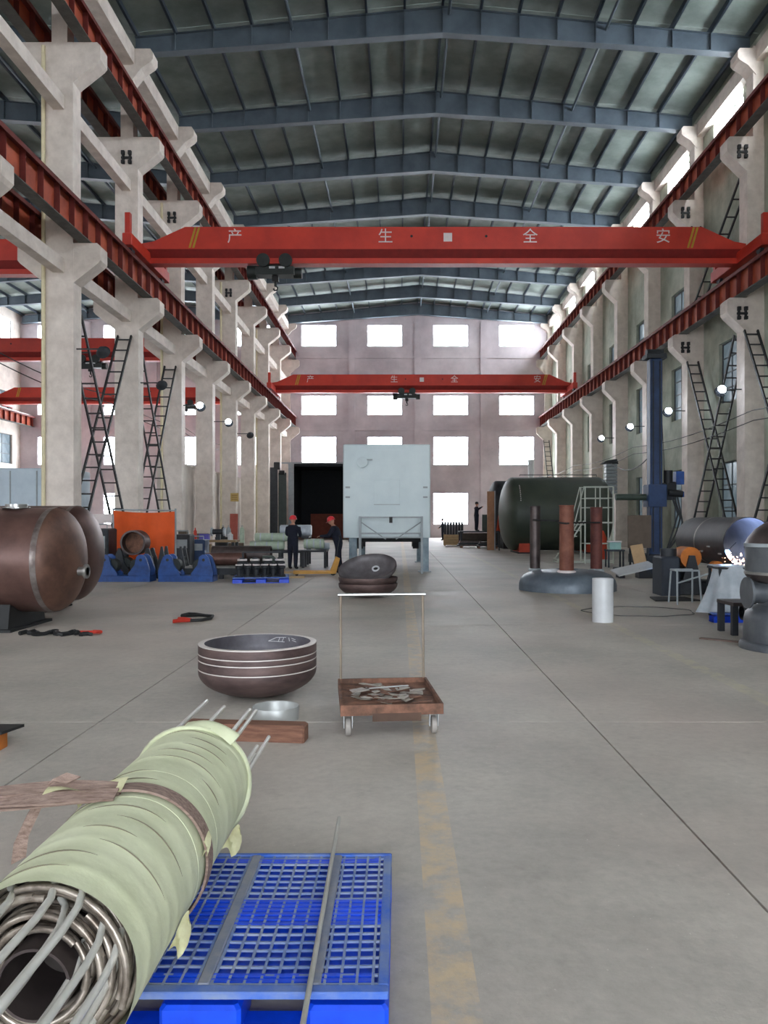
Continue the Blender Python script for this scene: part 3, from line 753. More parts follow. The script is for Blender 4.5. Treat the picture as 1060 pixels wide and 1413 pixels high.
def nest_mesh(a, dep, fl_, t, inset):
    """dished head: elliptical bottom of radius a-inset, then a straight flange of radius a and height fl_"""
    ri = a-inset; prof = [(max(1e-4, ri*math.sin(PI/2*i/12)), dep-dep*math.cos(PI/2*i/12)) for i in range(13)]
    if inset > 0: prof.append((a, dep+.003))
    prof += [(a, dep+fl_-.008)]; k1 = len(prof)-1
    prof += [(a-.001, dep+fl_), (a-t-inset, dep+fl_)]
    k2 = len(prof)-1
    prof += [(a-t-inset, dep+fl_-.006), (ri-t, dep)] + [(max(1e-4, (ri-t)*math.sin(PI/2*i/12)), dep-(dep-t)*math.cos(PI/2*i/12)) for i in range(11, -1, -1)]
    mis = [1 if k1 <= j < k2 else (2 if j >= k2 else 0) for j in range(len(prof)-1)]
    return MB().lathe(prof, 64, mis=mis).mesh('dished_bowl', [M_HEADBR, M_RIM, mat('bowl_inner_scale', (112, 110, 116), .5, .3, scale=3, rgb2=(84, 80, 86))], smooth=35)
hx, hy = R(356, 7.5), 7.5; rim = .001
for k, (lab, fl_) in enumerate((('brown-black dished steel head at the bottom of the four-high nest', .03), ('brown-black dished steel head second from bottom in the four-high nest', .085), ('brown-black dished steel head second from top in the four-high nest', .055), ('brown-black dished steel head with chalk marks, topmost of the four-high nest', .085))):
    dep = .245; z_ = .001 if k == 0 else rim-dep
    o = link('dished_bowl', nest_mesh(.548, dep, fl_, .012, (0, .016, .030, .044)[k]), None, (hx, hy, z_), (0, 0, .7*k)); tag(o, lab, 'dished head', 'nested dished heads behind the timber block')
    rim = z_+dep+fl_
chalk = mat('chalk', (206, 206, 206), .9, var=.05)
def inner_z(r): return .245-(.245-.012)*math.sqrt(max(0, 1-(r/(.520))**2))
cp = MB()
def chalkline(p, q):
    pts = []
    for i in range(7):
        t = i/6; a_ = math.radians(p[0]+(q[0]-p[0])*t); z_ = p[1]+(q[1]-p[1])*t; pts.append((.4905*math.cos(a_), .4905*math.sin(a_), z_))
    cp.tube(pts, .0035, 4)
for p, q in (((88, .262), (78, .30)), ((78, .30), (66, .305)), ((88, .262), (68, .258)), ((76, .258), (74, .30)), ((71, .262), (69, .30)), ((58, .30), (52, .29)), ((57, .28), (51, .27)), ((62, .305), (61, .27))): chalkline(p, q)
link('chalk_mark', cp.mesh('chalk_mark', chalk), o, None, (0, 0, -2.1))
# second nest beyond the trolley with one head tilted on top
HM2 = head_mesh(.63, .27, .03, .014, [M_HEADBR, M_HEADBR])
hx, hy = R(508, 17.0), 17.0
for k, (lab, z) in enumerate((('dark dished head at the bottom of the nest with a tilted top', .001), ('dark dished head in the middle of the nest with a tilted top', .13))):
    o = link('dished_bowl', HM2, None, (hx, hy, z)); tag(o, lab, 'dished head', 'dished heads beyond the trolley')
e = thing('dished_bowl', 'dark dished head with a pale nozzle hole, tilted on top of a nest', 'dished head', (hx+.02, hy+.10, .37), group='dished heads beyond the trolley')
e.rotation_euler = (math.radians(23), math.radians(-8), 0)
link('shell', head_mesh(.63, .27, .03, .014, [mat('bowl_grey_scale', (116, 112, 114), .5, .3, scale=3, rgb2=(86, 80, 82)), M_HEADBR]), e)
MB().lathe([(.05, .0), (.085, .0), (.085, .02), (.05, .02), (.05, 0)], 20, Matrix.Translation((.16, .32, .065)) @ Matrix.Rotation(math.radians(18), 4, 'X')).build('nozzle_ring', M_GALV, e)
MB().cyl((.16, .32, .07), (.16, .32, .078), .05, n=16).build('nozzle_hole', M_BLACK, e)

# ---- trolley
ct = thing('platform_trolley', 'rusty flat platform trolley with upright push handle and caster wheels', 'trolley', (R(534, 6.5), 6.52, 0), math.radians(5.5))
tr = MB().box(-.385, .385, -.5, .5, .205, .215).build('deck', M_RUST, ct)
for x0, x1, y0, y1 in ((-.39, .39, -.51, -.49), (-.39, .39, .49, .51), (-.39, -.37, -.49, .49), (.37, .39, -.49, .49)):
    MB().box(x0, x1, y0, y1, .175, .255).build('rim', M_RUST, ct)
MB().box(-.15, .22, -.515, -.505, .13, .19).build('axle_plate', mat('dark_rust', (84, 62, 50), .8), ct)
wl = MB().lathe([(0,-.022),(.05,-.022),(.066,-.018),(.07,0),(.066,.018),(.05,.022),(0,.022)], 24, AXX).mesh('wheel', M_RUBBER, smooth=50)
for x in (-.33, .33):
    for y in (-.40, .40):
        c = MB().box(x-.04, x+.04, y-.04, y+.04, .165, .178).box(x-.034, x-.029, y-.02, y+.03, .06, .168).box(x+.029, x+.034, y-.02, y+.03, .06, .168).build('caster_fork', M_GALV, ct)
        link('wheel', wl, c, (x, y, .071))
for x in (-.365, .365):
    MB().tube([(x, .5, .18), (x, .53, .6), (x, .56, .985)], .011, 8).build('handle_post', mat('worn_handle', (150, 136, 120), .5, .4), ct)
MB().cyl((-.39, .56, .985), (.39, .56, .985), .014, n=10).build('handle_bar', M_BARE, ct)
# scrap on the trolley
random.seed(11)
Mct = Matrix.Translation(ct.location) @ Matrix.Rotation(math.radians(5.5), 4, 'Z')
for i in range(40):
    x, y = random.gauss(0, .16), random.gauss(-.1, .17); x = max(-.25, min(.25, x)); y = max(-.36, min(.35, y))
    a, b = random.uniform(.04, .11), random.uniform(.02, .05); z = .2165+.0012*i
    p = Mct @ Vector((x, y, z))
    o = MB().add([(-a,-b,0),(a*.8,-b*.6,0),(a,b*.5,0),(-a*.3,b,0),(-a,-b,.004),(a*.8,-b*.6,.004),(a,b*.5,.004),(-a*.3,b,.004)], [(3,2,1,0),(4,5,6,7),(0,1,5,4),(1,2,6,5),(2,3,7,6),(3,0,4,7)]).build('metal_offcut', M_SCRAPM if i % 3 else M_RUST, None, p, rot=(random.uniform(-.05,.05), random.uniform(-.05,.05), random.uniform(0, 3)))
    tag(o, 'small metal offcut lying on the rusty trolley deck', 'offcut', 'offcuts on the trolley')
p = Mct @ Vector((.02, .05, .268))
tag(MB().box(-.17, .17, -.012, .012, 0, .006).build('steel_strip', M_BARE, None, p, rot=(0, 0, .35)), 'long bright steel strip lying across the offcuts on the trolley', 'strip')

# ---- tongs and cable on the floor
e = thing('welding_clamp', 'black cable lead with red-handled clamp on the open floor', 'clamp', (R(266, 13.1), 13.2, 0)); e.scale = (1, 2.6, 1.3)
MB().tube([(-.3,.12,.02),(-.24,.22,.02),(-.1,.2,.02),(.1,.12,.02),(.28,.05,.03),(.32,-.06,.03),(.22,-.15,.03),(.05,-.18,.03)], .02, 6).build('lead', M_BLACK, e)
MB().tube([(-.3,.12,.02),(-.2,.10,.02),(-.02,.13,.02),(.1,.12,.02)], .018, 6).build('lead', M_BLACK, e)
for s in (-1, 1): MB().tube([(.06,-.18,.035),(-.05,-.18+s*.03,.04),(-.16,-.2+s*.06,.04)], .026, 6).build('grip', M_REDC, e)
e = thing('cable_coil', 'tangled dark cable with a red end on the floor below the brown tank', 'cable', (R(78, 11.3), 11.35, 0))
pts = [(-.55+.05*i, .10*math.sin(i*.9)+.03*math.sin(i*2.3), .03+.012*math.sin(i*1.7)) for i in range(22)]
MB().tube(pts, .03, 6).build('cable', M_BLACK, e)
MB().tube([(p[0]*.8-.04, p[1]*1.3+.1, p[2]) for p in pts], .024, 6).build('cable', M_BLACK, e)
MB().tube([(.3,.04,.04),(.42,-.04,.05),(.54,.0,.05),(.58,.08,.04),(.46,.1,.04)], .026, 6).build('red_end', M_REDC, e)
# ---- black channel end protruding by the frame edge
e = thing('channel_offcut', 'black flat steel plate resting on an orange block beside the sling', 'plate', (R(-6, 5.75), 5.75, 0))
MB().prism([(-.5,-.12),(.10,-.12),(.16,.10),(-.5,.10)], .13, .15, 'z').build('plate', M_BLACK, e)
MB().bbox(-.3, .06, -.10, .06, .0, .13, c=.01).build('block', M_ORANGEP, e)

# ================================================================== VESSELS AND MACHINES, COLUMN SIDE
def dome_prof(r, dep, n=10):
    return [(max(1e-4, r*math.sin(PI/2*i/n)), dep*math.cos(PI/2*i/n)) for i in range(n+1)]
def tank(name, label, loc, r, x0, x1, m_shell, m_end, ratio=.48, ends=(True, True), weld=True):
    e = thing(name, label, 'tank', loc)
    MB().lathe([(r, x0), (r, x1)], 48, AXX).build('shell', m_shell, e, smooth=True)
    for s, x in ((1, x1), (-1, x0)):
        if ends[0 if s < 0 else 1]:
            pr = [(q, s*z) for q, z in dome_prof(r, r*ratio)]
            MB().lathe([(q, x+z) for q, z in pr], 48, AXX).build('dished_end', m_end, e, smooth=True)
        if weld: MB().lathe([(r+.002, x-.045), (r+.006, x-.02), (r+.006, x+.02), (r+.002, x+.045)], 48, AXX).build('weld_seam', M_WELD, e, smooth=True)
    return e
def flange(parent, p, ax, r, L_, name='nozzle', m_=None):
    p = Vector(p); ax = Vector(ax); m_ = m_ or M_BARE
    MB().cyl(p, p+ax*L_, r*.6, n=16).cyl(p+ax*(L_-.04), p+ax*L_, r, n=20).build(name, m_, parent, smooth=35)
# front brown tank
r1 = .80; y1 = 12.3; zc1 = Z(772, y1)
t1 = tank('pressure_tank', 'long brown steel tank with shiny weld seam and domed end near the cable', (R(112, y1), y1, zc1), r1, -4.2, -.39, M_TANKBR, M_TANKEND)
flange(t1, (-.02, -.05, -.18), (1, 0, 0), .11, .14)
flange(t1, (-.95, -.1, r1-.02), (0, 0, 1), .16, .07)
MB().lathe([(0,.0),(.2,.0),(.2,.015),(0,.015)], 20, Matrix.Translation((-.95,-.1,r1-.01))).build('nozzle_pad', M_BARE, t1)
for x in (-.95, -3.4):
    o = thing('tank_saddle', 'black steel saddle under the domed part of the front brown tank' if x > -2 else 'black steel saddle under the long shell of the front brown tank', 'saddle', (R(112, y1)+x, y1, 0))
    hh = zc1-r1
    MB().prism([(-.62, 0), (.62, 0), (.55, hh+.16)]+[(r1*1.003*math.sin(a), zc1-r1*1.003*math.cos(a)) for a in [.55-1.1*i/10 for i in range(11)]]+[(-.55, hh+.16)], -.12, .12, 'x').build('cradle', M_BLACK, o)
    MB().box(-.2, .2, -.7, .7, 0, .04).build('base_plate', M_BLACK, o)
r2 = .86; y2 = 14.6; zc2 = Z(698, y2)-r2
t2 = tank('pressure_tank', 'dull brown steel tank standing behind the tank with shiny seam', (R(137, y2), y2, zc2), r2, -4.2, -.42, M_BROWNST, M_BROWNST)
for x in (-1.0, -3.2):
    o = thing('tank_saddle', 'dark steel saddle under the dull brown tank, %s' % ('by its domed end' if x > -2 else 'by the column'), 'saddle', (R(137, y2)+x, y2, 0))
    MB().prism([(-.7, 0), (.7, 0), (.6, zc2-r2+.2)]+[(r2*1.003*math.sin(a), zc2-r2*1.003*math.cos(a)) for a in [.6-1.2*i/10 for i in range(11)]]+[(-.6, zc2-r2+.2)], -.12, .12, 'x').build('cradle', M_BLACK, o)
    MB().box(-.2, .2, -.75, .75, 0, .03).build('base_plate', M_BLACK, o)

# blue turning rolls
def turning_roll(loc, label, m_=None, w_=1.45, h_=.72):
    e = thing('turning_roll', label, 'turning roll', loc, group='turning rolls'); m_ = m_ or M_BLUE
    MB().bbox(-w_/2, w_/2, -.02, .55, 0, .16, c=.01).build('base_beam', m_, e)
    for s in (-1, 1):
        ex = [(s*w_*.5, .16), (s*w_*.5, .30), (s*w_*.44, .56), (s*w_*.41, .66), (s*w_*.36, h_), (s*w_*.30, h_), (s*w_*.25, .66), (s*w_*.22, .45), (s*w_*.10, .22), (s*w_*.10, .16)]
        MB().prism(ex, -.02, .06, 'y').build('bracket', m_, e)
        MB().prism(ex, .40, .48, 'y').build('bracket', m_, e)
        ro = MB().lathe([(0,.07),(.16,.07),(.18,.09),(.18,.37),(.16,.39),(0,.39)], 24, Matrix.Translation((s*w_*.23, 0, .42)) @ AXY).build('roller', mat('roller_rubber', (48, 54, 54), .7, var=.2), e, smooth=40)
        MB().cyl((s*w_*.33, -.03, .58), (s*w_*.33, .5, .58), .04, n=10).build('axle', M_DARKM, ro)
    return e
turning_roll((R(168.5, 21.1), 21.15, 0), 'blue turning roll stand below the dark pipe ring')
turning_roll((R(255.5, 21.1), 21.15, 0), 'blue turning roll stand beside the low steel platform')
turning_roll((R(185, 22.3), 22.25, 0), 'dark green turning roll stand behind the blue rolls, under the ring', M_DARKM, 1.2, .85)
turning_roll((R(237, 22.3), 22.25, 0), 'dark green turning roll stand behind the blue rolls, clear of the ring', M_DARKM, .8, .9)
e = thing('pipe_ring', 'short dark pipe ring resting on dark rolls before the orange curtain', 'ring', (R(187, 22.5), 22.25, .655))
MB().lathe([(.30,0),(.35,0),(.35,.5),(.30,.5),(.30,0)], 32, Matrix.Translation((0,0,.35)) @ AXY).build('shell', M_MILL, e, smooth=40)
MB().cyl((0,.3,.35),(0,.32,.35), .30, n=28).build('end_plate', M_RUST, e)
# low steel platform
e = thing('steel_platform', 'low grey steel platform carrying the dark pipes', 'platform', (R(300, 23), 23.0, 0))
MB().bbox(-.7, 1.5, -.9, .75, .30, .35, c=.01).build('top_plate', mat('platform_grey', (140, 138, 134), .6, var=.15), e)
for x in (-.65, .3, 1.4):
    for y in (-.85, .6): MB().box(x-.05, x+.05, y, y+.1, 0, .30).build('leg', M_DARKM, e)
MB().box(-.7, 1.5, -.88, -.84, .12, .30).build('skirt', M_DARKM, e)
for (x0, x1, y, z, lb) in ((285, 338, 22.7, .53, 'dark brown steel pipe lying directly on the low platform'), (277, 358, 23.15, .62, 'long dark steel pipe with a shiny top on the platform'), (300, 352, 23.55, .50, 'dark brown pipe at the back edge of the platform')):
    rr = z-.351
    o = MB().lathe([(rr*.86, 0), (rr, 0), (rr, (x1-x0)*23/FPX*1.0), (rr*.86, (x1-x0)*23/FPX), (rr*.86, 0)], 28, AXX).build('steel_pipe', M_BROWNST if 'brown' in lb else M_MILL, None, (R(x0, y)+(.35 if x0 < 280 else 0), y, z), smooth=35); tag(o, lb, 'pipe', 'pipes on the low platform')
# orange curtain
e = thing('welding_curtain', 'orange welding curtain hung on a pale frame behind the blue rolls', 'curtain', (R(199, 23.9), 23.9, 0))
cw = (242-157)*23.9/FPX; zt = Z(704.5, 23.9)
MB().grid(lambda u, v: ((u-.5)*cw, .03*math.sin(u*17)+.06*math.sin(u*5+v*2)*(1-v)-.04*math.exp(-((u-.78)/.2)**2), .35+(zt-.35)*v-.05*math.sin(PI*u)*v-.03*u*v), 40, 14).build('cloth', M_ORANGE, e, smooth=60)
for s in (-1, 1): MB().cyl((s*cw*.505, .03, 0), (s*cw*.505, .03, zt+.06), .03, n=8).build('post', M_GREYF, e)
MB().cyl((-cw*.505, .03, zt+.03), (cw*.505, .03, zt+.0), .02, n=8).build('rail', M_GREYF, e)
for s in (-1, 1): MB().box(s*cw*.505-.05, s*cw*.505+.05, -.3, .35, 0, .04).build('foot', M_GREYF, e)
# white low bench along the columns
e = thing('low_bench', 'long white bench between the white columns behind the curtain', 'bench', (-11.0, 24.6, 0))
MB().bbox(-.2, 2.0, -.3, .3, 1.55, 1.82, c=.01).build('top', M_LETTER, e)
for x in (-.1, 1.9): MB().box(x-.05, x+.05, -.25, .25, 0, 1.55).build('leg', M_GREYF, e)
# workbench with clutter
WBX, WBY = R(290, 29.5), 29.6
e = thing('workbench', 'cluttered brown workbench by the white columns', 'workbench', (WBX, WBY, 0))
MB().bbox(-1.2, 1.0, -.4, .4, .82, .9, c=.01).build('top', M_TAN, e)
for x in (-1.1, .9):
    for y in (-.33, .33): MB().box(x-.05, x+.05, y-.05, y+.05, 0, .82).build('leg', M_DARKM, e)
MB().box(-1.1, -.2, -.35, .35, .1, .8).build('drawer_cabinet', M_CARD, e)
for (x, w_, h_, m_, nm_, lb) in ((-1.0, .3, .34, M_CARD, 'parts_box', 'brown parts box at the end of the cluttered workbench'), (-.55, .12, .45, M_REDC, 'gas_bottle', 'small red bottle standing on the workbench'), (-.2, .36, .2, mat('violet_bin', (84, 78, 170), .5), 'plastic_bin', 'violet-blue plastic bin on the workbench'), (.3, .42, .5, M_DARKM, 'grinder_stand', 'dark bench grinder on the workbench'), (.75, .2, .28, M_GALV, 'oil_can', 'grey can on the edge of the workbench')):
    b = thing(nm_, lb, nm_.split('_')[-1], (WBX+x, WBY-.1, .901))
    if 'bottle' in nm_ or 'can' in nm_: MB().lathe([(0,0),(w_/2,0),(w_/2,h_*.7),(w_*.2,h_*.85),(w_*.2,h_),(0,h_)], 16).build('body', m_, b, smooth=40)
    elif 'grinder' in nm_:
        MB().bbox(-.08,.08,-.08,.08,0,.2,c=.01).build('pedestal', m_, b); MB().cyl((-.2,0,.3),(.2,0,.3),.1,n=14).build('motor', m_, b, smooth=40)
        for s in (-1,1): MB().cyl((s*.2,0,.3),(s*.26,0,.3),.16,n=18).build('wheel', M_GREYF, b, smooth=40)
    else:
        MB().bbox(-w_/2,w_/2,-.12,.12,0,h_,c=.012).build('body', m_, b); MB().bbox(-w_/2-.01,w_/2+.01,-.13,.13,h_,h_+.02,c=.005).build('rim', m_, b)
for k, (px, yy, w_, h_, m_, lb) in enumerate(((255, 27.2, .5, 1.15, M_DARKM, 'dark welding power source beside the curtain'), (276, 28.2, .5, .95, M_NAVYM, 'navy blue welding power source next to the workbench'), (141, 22.6, .6, 1.4, M_DARKM, 'dark machine cabinet between brown tank and orange curtain'))):
    b = thing('welding_machine', lb, 'welder', (R(px, yy), yy, 0))
    MB().bbox(-w_/2, w_/2, -.35, .35, .12, h_, c=.03).build('case', m_, b)
    MB().tube([(-w_/2+.05, -.3, h_), (-w_/2+.05, -.3, h_+.12), (w_/2-.05, -.3, h_+.12), (w_/2-.05, -.3, h_)], .02, 6).build('handle', M_GREYF, b)
    MB().box(-w_*.35, w_*.35, -.36, -.35, h_*.6, h_*.85).build('control_panel', M_GREYF, b)
    for x in (-w_*.35, w_*.35):
        for y in (-.25, .25): MB().cyl((x-.03, y, .07), (x+.03, y, .07), .07, n=12).build('wheel', M_BLACK, b)
# red-brown board and yellow sign on the columns
o = MB().bbox(-.2, .2, -.03, .03, 0, 1.95, c=.01).build('board', M_REDBOARD, None, (R(322, 40.3), 40.3, 0.001), rot=(math.radians(-5), 0, 0)); tag(o, 'tall red-brown board leaning up near the white columns', 'board')
e = thing('notice_sign', 'small yellow notice sign on a white column', 'sign', (-11.62, 48.15, 3.0))
MB().box(-.24, .24, -.02, 0, -.25, .25).build('plate', M_SIGN, e)
for i in range(3): MB().box(-.18, .18, -.024, -.02, .10-.12*i, .14-.12*i).build('text_line', mat('sign_text', (150, 110, 70), .8, var=.05), e)
# ---- small blue pallet with valve bodies
SPX, SPY = R(320, 20.5), 20.55
plastic_pallet('plastic_pallet', 'small blue pallet carrying valve bodies beside the low platform', (SPX, SPY, 0), math.radians(8), 1.45, 1.1, False)
Ms = Matrix.Translation((SPX, SPY, 0)) @ Matrix.Rotation(math.radians(8), 4, 'Z')
def valve(loc, label, s=1.0, m_=None):
    e = thing('valve_body', label, 'valve', loc, group='valve bodies on the small blue pallet')
    MB().lathe([(0,0),(.11*s,0),(.11*s,.03*s),(.06*s,.04*s),(.07*s,.2*s),(.1*s,.23*s),(.1*s,.28*s),(.06*s,.29*s),(.05*s,.36*s),(0,.36*s)], 20).build('body', m_ or M_DARKM, e, smooth=40)
    MB().cyl((0,0,.30*s),(0,0,.335*s), .095*s, n=20).build('cap', M_LETTER, e, smooth=40)
    return e
for i in range(6):
    valve(Ms @ Vector((.16+.22*i, .2+.05*(i % 2), .153)), 'dark valve body with a white cap in the front row on the small blue pallet', 1.0)
for i in range(4):
    valve(Ms @ Vector((.22+.33*i, .6, .153)), 'tall dark valve body with a white cap at the back of the small blue pallet', 1.35)
e = thing('wire_crate', 'dark open frame crate standing on the small blue pallet', 'crate', Ms @ Vector((.72, .97, .153)), math.radians(8))
for x in (-.5, .5):
    for y in (-.1, .1): MB().box(x-.02, x+.02, y-.02, y+.02, 0, .62).build('post', M_DARKM, e)
for z in (.02, .3, .6):
    for y in (-.1, .1): MB().box(-.5, .5, y-.015, y+.015, z, z+.03).build('rail', M_DARKM, e)
MB().prism([(.02,.04),(.48,.04),(.48,.34),(.3,.52),(.02,.52)], -.08, .08, 'y').build('lining', mat('crate_green', (70, 82, 74), .7), e)
# ---- pallet jack
PJ = (R(440, 23.6), 23.6, 0)
e = thing('pallet_jack', 'yellow pallet jack beside the bending worker', 'pallet jack', PJ, math.radians(8))
for y in (-.2, .2): MB().bbox(-.75, .35, y-.08, y+.08, .06, .14, c=.01).build('fork', M_YJACK, e)
MB().prism([(.28,.05),(.5,.05),(.62,.5),(.5,.56),(.36,.2)], -.12, .12, 'y').build('pump_housing', M_YJACK, e)
for y in (-.08, .08): MB().cyl((.42, y-.03, .09), (.42, y+.03, .09), .09, n=16).build('steer_wheel', M_BLACK, e, smooth=40)
for y in (-.2, .2): MB().cyl((-.65, y-.05, .045), (-.65, y+.05, .045), .045, n=12).build('fork_roller', M_BLACK, e)
h = MB().tube([(.5, 0, .35), (.56, 0, .8), (.62, 0, 1.1)], .014, 6).build('handle', M_DARKM, e)
MB().tube([(.62,-.12,1.18),(.62,-.1,1.1),(.62,.1,1.1),(.62,.12,1.18)], .018, 6).build('grip', M_BLACK, h)
for (px, yy, rz, lb) in ((396, 22.5, .05, 'pale wooden plank lying in front of the yellow pallet jack'), (408, 24.6, .5, 'pale wooden plank lying askew behind the pallet jack')):
    tag(MB().bbox(-.5, .5, -.06, .06, 0, .05, c=.004).bbox(-.35, .25, .08, .18, 0, .05, c=.004).bbox(-.45,-.36,-.05,.17,.05,.1,c=.004).build('wooden_plank', M_PALEW, None, (R(px, yy), yy, .001), rot=(0, 0, rz)), lb, 'plank')
# ---- table with wrapped pale green pipes
TBX, TBY = R(368, 28.4), 28.4
e = thing('pipe_trestle', 'dark steel trestle table holding pale wrapped pipes', 'trestle', (TBX, TBY, 0))
MB().bbox(-1.5, 1.4, -.5, .5, .48, .56, c=.01).build('top', M_DARKM, e)
for x in (-1.4, 0, 1.3):
    for y in (-.42, .42): MB().box(x-.05, x+.05, y-.05, y+.05, 0, .48).build('leg', M_DARKM, e)
M_WP = mat('pale_green_pipe_wrap', (196, 212, 190), .6, scale=6, rgb2=(170, 186, 166)); M_WW = mat('white_plastic_wrap', (206, 214, 222), .35, scale=6, rgb2=(168, 178, 188))
def wrapped_pipe(x0, x1, y, z, r, lb, m_=M_WP, bands=3):
    e = thing('wrapped_pipe', lb, 'pipe', (x0, y, z), group='wrapped pipes around the trestle')
    L_ = x1-x0; pr = [(0, 0), (r*.9, 0), (r, .02), (r, L_-.02), (r*.9, L_), (0, L_)]
    MB().lathe(pr, 24, AXX).build('body', m_, e, smooth=40)
    for i in range(bands): xx = L_*(i+.5)/bands; MB().lathe([(r+.002, xx-.02), (r+.004, xx-.018), (r+.004, xx+.018), (r+.002, xx+.02)], 24, AXX).build('tape_band', M_WW, e, smooth=40)
wrapped_pipe(R(345, 28.6), R(392, 28.6), 28.65, .72, .155, 'long pale green wrapped pipe lying on the back of the trestle')
wrapped_pipe(R(352, 28.6), R(400, 28.6), 28.62, 1.025, .145, 'pale green wrapped pipe stacked on top above the trestle')
wrapped_pipe(R(384, 29), R(428, 29), 29.5, 1.255, .2, 'thick white plastic wrapped pipe beyond the standing worker', M_WW, 4)
wrapped_pipe(R(418, 27), R(446, 27), 27.35, .82, .17, 'short pale green wrapped pipe between the two workers')
wrapped_pipe(R(432, 27), R(452, 27), 27.8, .726, .12, 'thin white wrapped pipe under the hands of bending worker', M_WW)
for k, (px0, px1, y, zt) in enumerate(((386, 428, 29.5, 1.048), (418, 452, 27.55, .6))):
    e = thing('steel_stand', 'low dark steel stand under the thick white pipe' if k == 0 else 'low dark steel stand under the short pipes between workers', 'stand', (R(px0, y), y, 0)); W_ = R(px1, y)-R(px0, y)
    MB().box(0, W_, -.45, .45, zt-.06, zt).build('top', M_DARKM, e)
    for x in (.05, W_-.05):
        for yy in (-.35, .35): MB().box(x-.04, x+.04, yy-.04, yy+.04, 0, zt-.06).build('leg', M_DARKM, e)
for i in range(6):
    x = R(331+6.3*i, 28.1); e = thing('elbow_fitting', 'small pipe fitting with a pale open end in the row on the trestle', 'fitting', (x, 28.08, .561), group='pipe fittings on the trestle')
    MB().lathe([(.05,0),(.075,0),(.075,.3),(.05,.3),(.05,0)], 16, Matrix.Translation((0,0,.075)) @ AXY).build('body', M_DARKM, e, smooth=40)
    MB().lathe([(.045,0),(.072,0),(.072,.02),(.045,.02),(.045,0)], 16, Matrix.Translation((0,-.021,.075)) @ AXY).build('end_cap', M_LETTER, e, smooth=40)

# ================================================================== WHITE CABIN, BOOTH
WX0, WX1, WY = R(473.5, 25), R(594, 25), 25.0
e = thing('insulated_cabin', 'large white steel cabin on legs with a square hatch', 'cabin', ((WX0+WX1)/2, WY, 0))
hw = (WX1-WX0)/2; z0_, z1_ = 1.08, Z(613, 25)
MB().bbox(-hw, hw, 0, 6.5, z0_, z1_, c=.03).build('body', M_WHITEP, e)
def pz(py): return Z(py, 25)
def pxl(px): return R(px, 25)-(WX0+WX1)/2
MB().bbox(pxl(516), pxl(552), -.02, .01, pz(696), pz(662), c=.008).build('hatch', M_WHITEP, e)
MB().box(pxl(516), pxl(552), -.024, -.018, pz(696.6), pz(695.8)).build('hatch_lip', M_GREYF, e)
for px in (480, 587):
    for py in (672.5, 686): MB().box(pxl(px)-.07, pxl(px)+.07, -.05, 0, pz(py)-.025, pz(py)+.025).build('hinge', M_GREYF, e)
dx = MB().lathe([(.10,0),(.16,0),(.17,.12),(.12,.14),(.0,.14)], 20, Matrix.Translation((pxl(500), 0, pz(638))) @ Matrix.Rotation(PI/2, 4, 'X')).build('vent_cowl', M_WHITEP, e, smooth=40)
MB().box(-.05, .32, -.06, -.02, .06, .1).build('cowl_handle', M_GREYF, dx, loc=(pxl(500), 0, pz(638)))
MB().cyl((pxl(571), -.06, pz(703)), (pxl(571), 0, pz(703)), .07, n=14).build('drain_plug', M_WHITEP, e)
for (x, y) in ((pxl(487), .2), (pxl(586.5), .2), (pxl(487), 6.1), (pxl(586.5), 6.1)):
    l = MB().bbox(x-.125, x+.125, y-.12, y+.12, .03, z0_, c=.015).build('leg', mat('leg_grey_blue', (150, 168, 176), .6, scale=3, rgb2=(110, 126, 138)), e)
    MB().bbox(x-.2, x+.2, y-.2, y+.2, 0, .03, c=.005).build('foot_plate', M_GREYF, l)
for y in (1.2, 3.0, 4.8): MB().box(-hw+.1, hw-.1, y-.08, y+.08, z0_-.16, z0_).build('floor_beam', M_DARKM, e)
for y in (2.2, 4.2):
    for s in (-1, 1):
        MB().cyl((s*.95-.1, y, .86), (s*.95+.1, y, .86), .2, n=18).build('pipe_stub', M_DARKM, e, smooth=40)
# access frame in front
e = thing('access_frame', 'grey welded pipe frame with crossed stays standing before the white cabin', 'frame', (R(539.5, 24.3), 24.3, 0))
fw_ = (582.5-496.5)/2*24.3/FPX; zt = Z(712.5, 24.3)
for s in (-1, 1):
    MB().box(s*fw_-.03, s*fw_+.03, -.03, .03, 0, zt).build('post', M_GREYF, e)
    MB().box(s*fw_-.03, s*fw_+.03, .42, .48, 0, zt).build('post', M_GREYF, e)
    MB().box(s*fw_-.02, s*fw_+.02, .03, .42, zt-.05, zt).build('side_rail', M_GREYF, e)
    MB().tube([(s*fw_, 0, zt-.15), (s*.15, 0, 1.05)], .018, 6).build('stay', M_GREYF, e)
for z in (zt-.05, Z(737, 24.3), Z(742.5, 24.3)): MB().box(-fw_, fw_, -.025, .025, z, z+.045).build('rail', M_GREYF, e)
MB().box(-.05, .05, -.06, -.02, zt-.2, zt-.02).build('padlock', M_BLACK, e)
